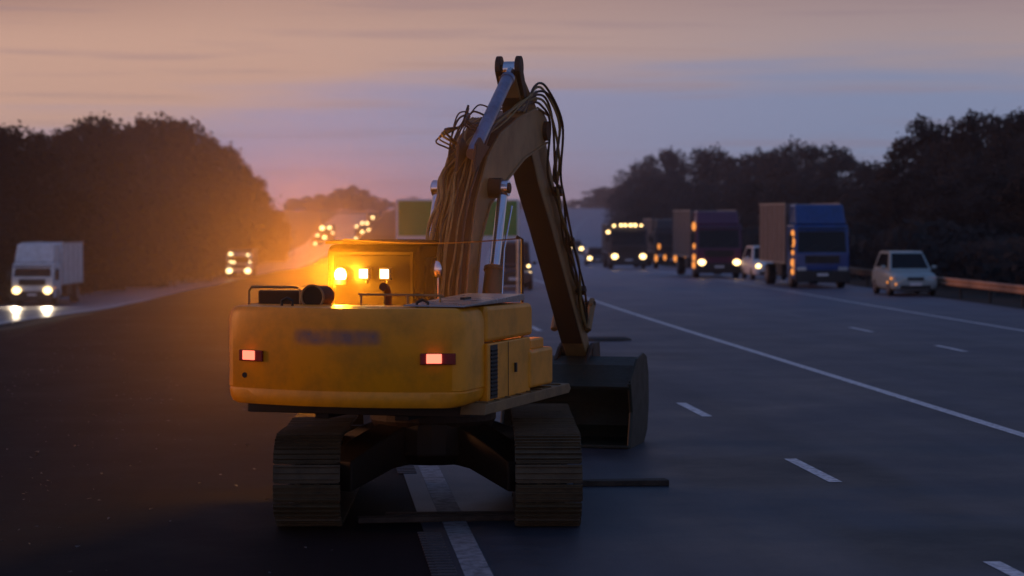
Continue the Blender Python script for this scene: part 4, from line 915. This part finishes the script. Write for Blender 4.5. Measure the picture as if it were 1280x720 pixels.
# ------------------------------------------------------------------ sky and light
w = bpy.data.worlds.new('World'); sc.world = w; w.use_nodes = True
N, L = w.node_tree.nodes, w.node_tree.links; N.clear()
out = N.new('ShaderNodeOutputWorld'); bg = N.new('ShaderNodeBackground'); L.new(bg.outputs[0], out.inputs[0])
tc = N.new('ShaderNodeTexCoord'); sp = N.new('ShaderNodeSeparateXYZ'); L.new(tc.outputs['Generated'], sp.inputs[0])
def V(op, a, b=None, c=None):
    n = N.new('ShaderNodeMath'); n.operation = op
    for i, q in enumerate((a, b, c)):
        if q is None: continue
        if isinstance(q, (int, float)): n.inputs[i].default_value = q
        else: L.new(q, n.inputs[i])
    return n.outputs[0]
def rng(x, a, b, c=0., d=1., sm=True):
    n = N.new('ShaderNodeMapRange'); n.interpolation_type = 'SMOOTHSTEP' if sm else 'LINEAR'
    for i, q in enumerate((x, a, b, c, d)):
        if isinstance(q, (int, float)): n.inputs[i].default_value = q
        else: L.new(q, n.inputs[i])
    return n.outputs[0]
def mix(f, a, b):
    n = N.new('ShaderNodeMix'); n.data_type = 'RGBA'
    for i, q in ((0, f), (6, a), (7, b)):
        if isinstance(q, (int, float, tuple)): n.inputs[i].default_value = q
        else: L.new(q, n.inputs[i])
    return n.outputs[2]
x, y, z = sp.outputs
az = V('ARCTAN2', x, y)                                     # azimuth from the road direction, + to the right
el = V('ARCSINE', z)
cmb = N.new('ShaderNodeCombineXYZ'); L.new(V('MULTIPLY', az, 5.0), cmb.inputs[0]); L.new(V('MULTIPLY', el, 75.0), cmb.inputs[1])
n1 = N.new('ShaderNodeTexNoise'); n1.inputs['Scale'].default_value = 1.3; n1.inputs['Detail'].default_value = 5; n1.inputs['Roughness'].default_value = 0.5; L.new(cmb.outputs[0], n1.inputs['Vector'])
cm2 = N.new('ShaderNodeCombineXYZ'); L.new(V('MULTIPLY', az, 9.0), cm2.inputs[0]); L.new(V('MULTIPLY', el, 240.0), cm2.inputs[1]); cm2.inputs[2].default_value = 4.2
n2 = N.new('ShaderNodeTexNoise'); n2.inputs['Scale'].default_value = 1.0; n2.inputs['Detail'].default_value = 4; L.new(cm2.outputs[0], n2.inputs['Vector'])
fn1 = V('SUBTRACT', n1.outputs['Fac'], 0.5); fn2 = V('SUBTRACT', n2.outputs['Fac'], 0.5)
# lower edge of the pink cloud sheet: about 2.4 degrees at the left, 3.5 at the right
edge_ = rng(az, R(-8), R(6), R(1.9), R(3.55))
dlt = V('ADD', V('SUBTRACT', el, edge_), V('ADD', V('MULTIPLY', fn1, 0.030), V('MULTIPLY', fn2, 0.020)))
f_pink = rng(dlt, -0.012, 0.014)
side = rng(az, R(-5), R(16))
blue = mix(side, lin(163, 149, 172), lin(129, 138, 168))
pink = mix(side, lin(200, 159, 142), lin(163, 145, 148))
base = mix(f_pink, blue, pink)
# dim towards the top of the picture at the left, with streaks
topd = V('MULTIPLY', rng(el, R(4.2), R(6.0)), rng(az, R(-1), R(-9), 0.6, 1.3))
base = mix(V('MULTIPLY', topd, 0.6), base, lin(136, 106, 106))
base = mix(rng(V('ADD', fn2, V('MULTIPLY', fn1, 0.8)), 0.02, 0.22, 0, 0.28), base, lin(140, 120, 132))
# warm band low over the horizon to the left of the road's end
hor = V('MULTIPLY', rng(el, R(2.2), R(-0.2)), rng(V('ABSOLUTE', V('SUBTRACT', az, R(0.5))), R(11), R(0)))
base = mix(V('MULTIPLY', hor, 0.85), base, lin(205, 143, 152))
sky = N.new('ShaderNodeTexSky'); sky.sky_type = 'NISHITA'; sky.sun_disc = False
SUN_AZ, SUN_EL = R(-75), R(6)
sky.sun_elevation = R(2.0); sky.sun_rotation = SUN_AZ; sky.air_density = 1.2; sky.dust_density = 2.0; sky.ozone_density = 2.0
skc = N.new('ShaderNodeMix'); skc.data_type = 'RGBA'; skc.blend_type = 'MULTIPLY'; skc.inputs[0].default_value = 1.0
L.new(sky.outputs[0], skc.inputs[6]); skc.inputs[7].default_value = (0.10, 0.10, 0.11, 1)
upper_ = mix(0.65, skc.outputs[2], (0.085, 0.14, 0.30, 1))
allsky0 = mix(rng(el, R(5.6), R(15)), base, upper_)
rear_ = rng(V('ABSOLUTE', az), R(60), R(130), 1.0, 1.45)       # sky behind the camera raised, added fill for the machine's rear
vm = N.new('ShaderNodeVectorMath'); vm.operation = 'SCALE'; L.new(allsky0, vm.inputs[0]); L.new(rear_, vm.inputs['Scale']); allsky = vm.outputs[0]
L.new(allsky, bg.inputs[0]); bg.inputs[1].default_value = 1.0
sd = bpy.data.lights.new('sun', 'SUN'); sd.energy = 0.8; sd.angle = R(10); sd.color = (1.0, 0.36, 0.12)
so = bpy.data.objects.new('sun', sd); C.objects.link(so)
d = Vector((math.sin(SUN_AZ)*math.cos(SUN_EL), math.cos(SUN_AZ)*math.cos(SUN_EL), math.sin(SUN_EL)))
so.rotation_euler = d.to_track_quat('Z', 'Y').to_euler()

# ------------------------------------------------------------------ render settings
sc.view_settings.view_transform = 'Standard'; sc.view_settings.look = 'None'; sc.view_settings.exposure = 0; sc.view_settings.gamma = 1
sc.render.engine = 'CYCLES'
cy = sc.cycles
cy.use_denoising = True; cy.max_bounces = 6; cy.diffuse_bounces = 3; cy.glossy_bounces = 3; cy.volume_bounces = 0; cy.transparent_max_bounces = 6
cy.use_light_tree = True; cy.sample_clamp_indirect = 4; cy.sample_clamp_direct = 0
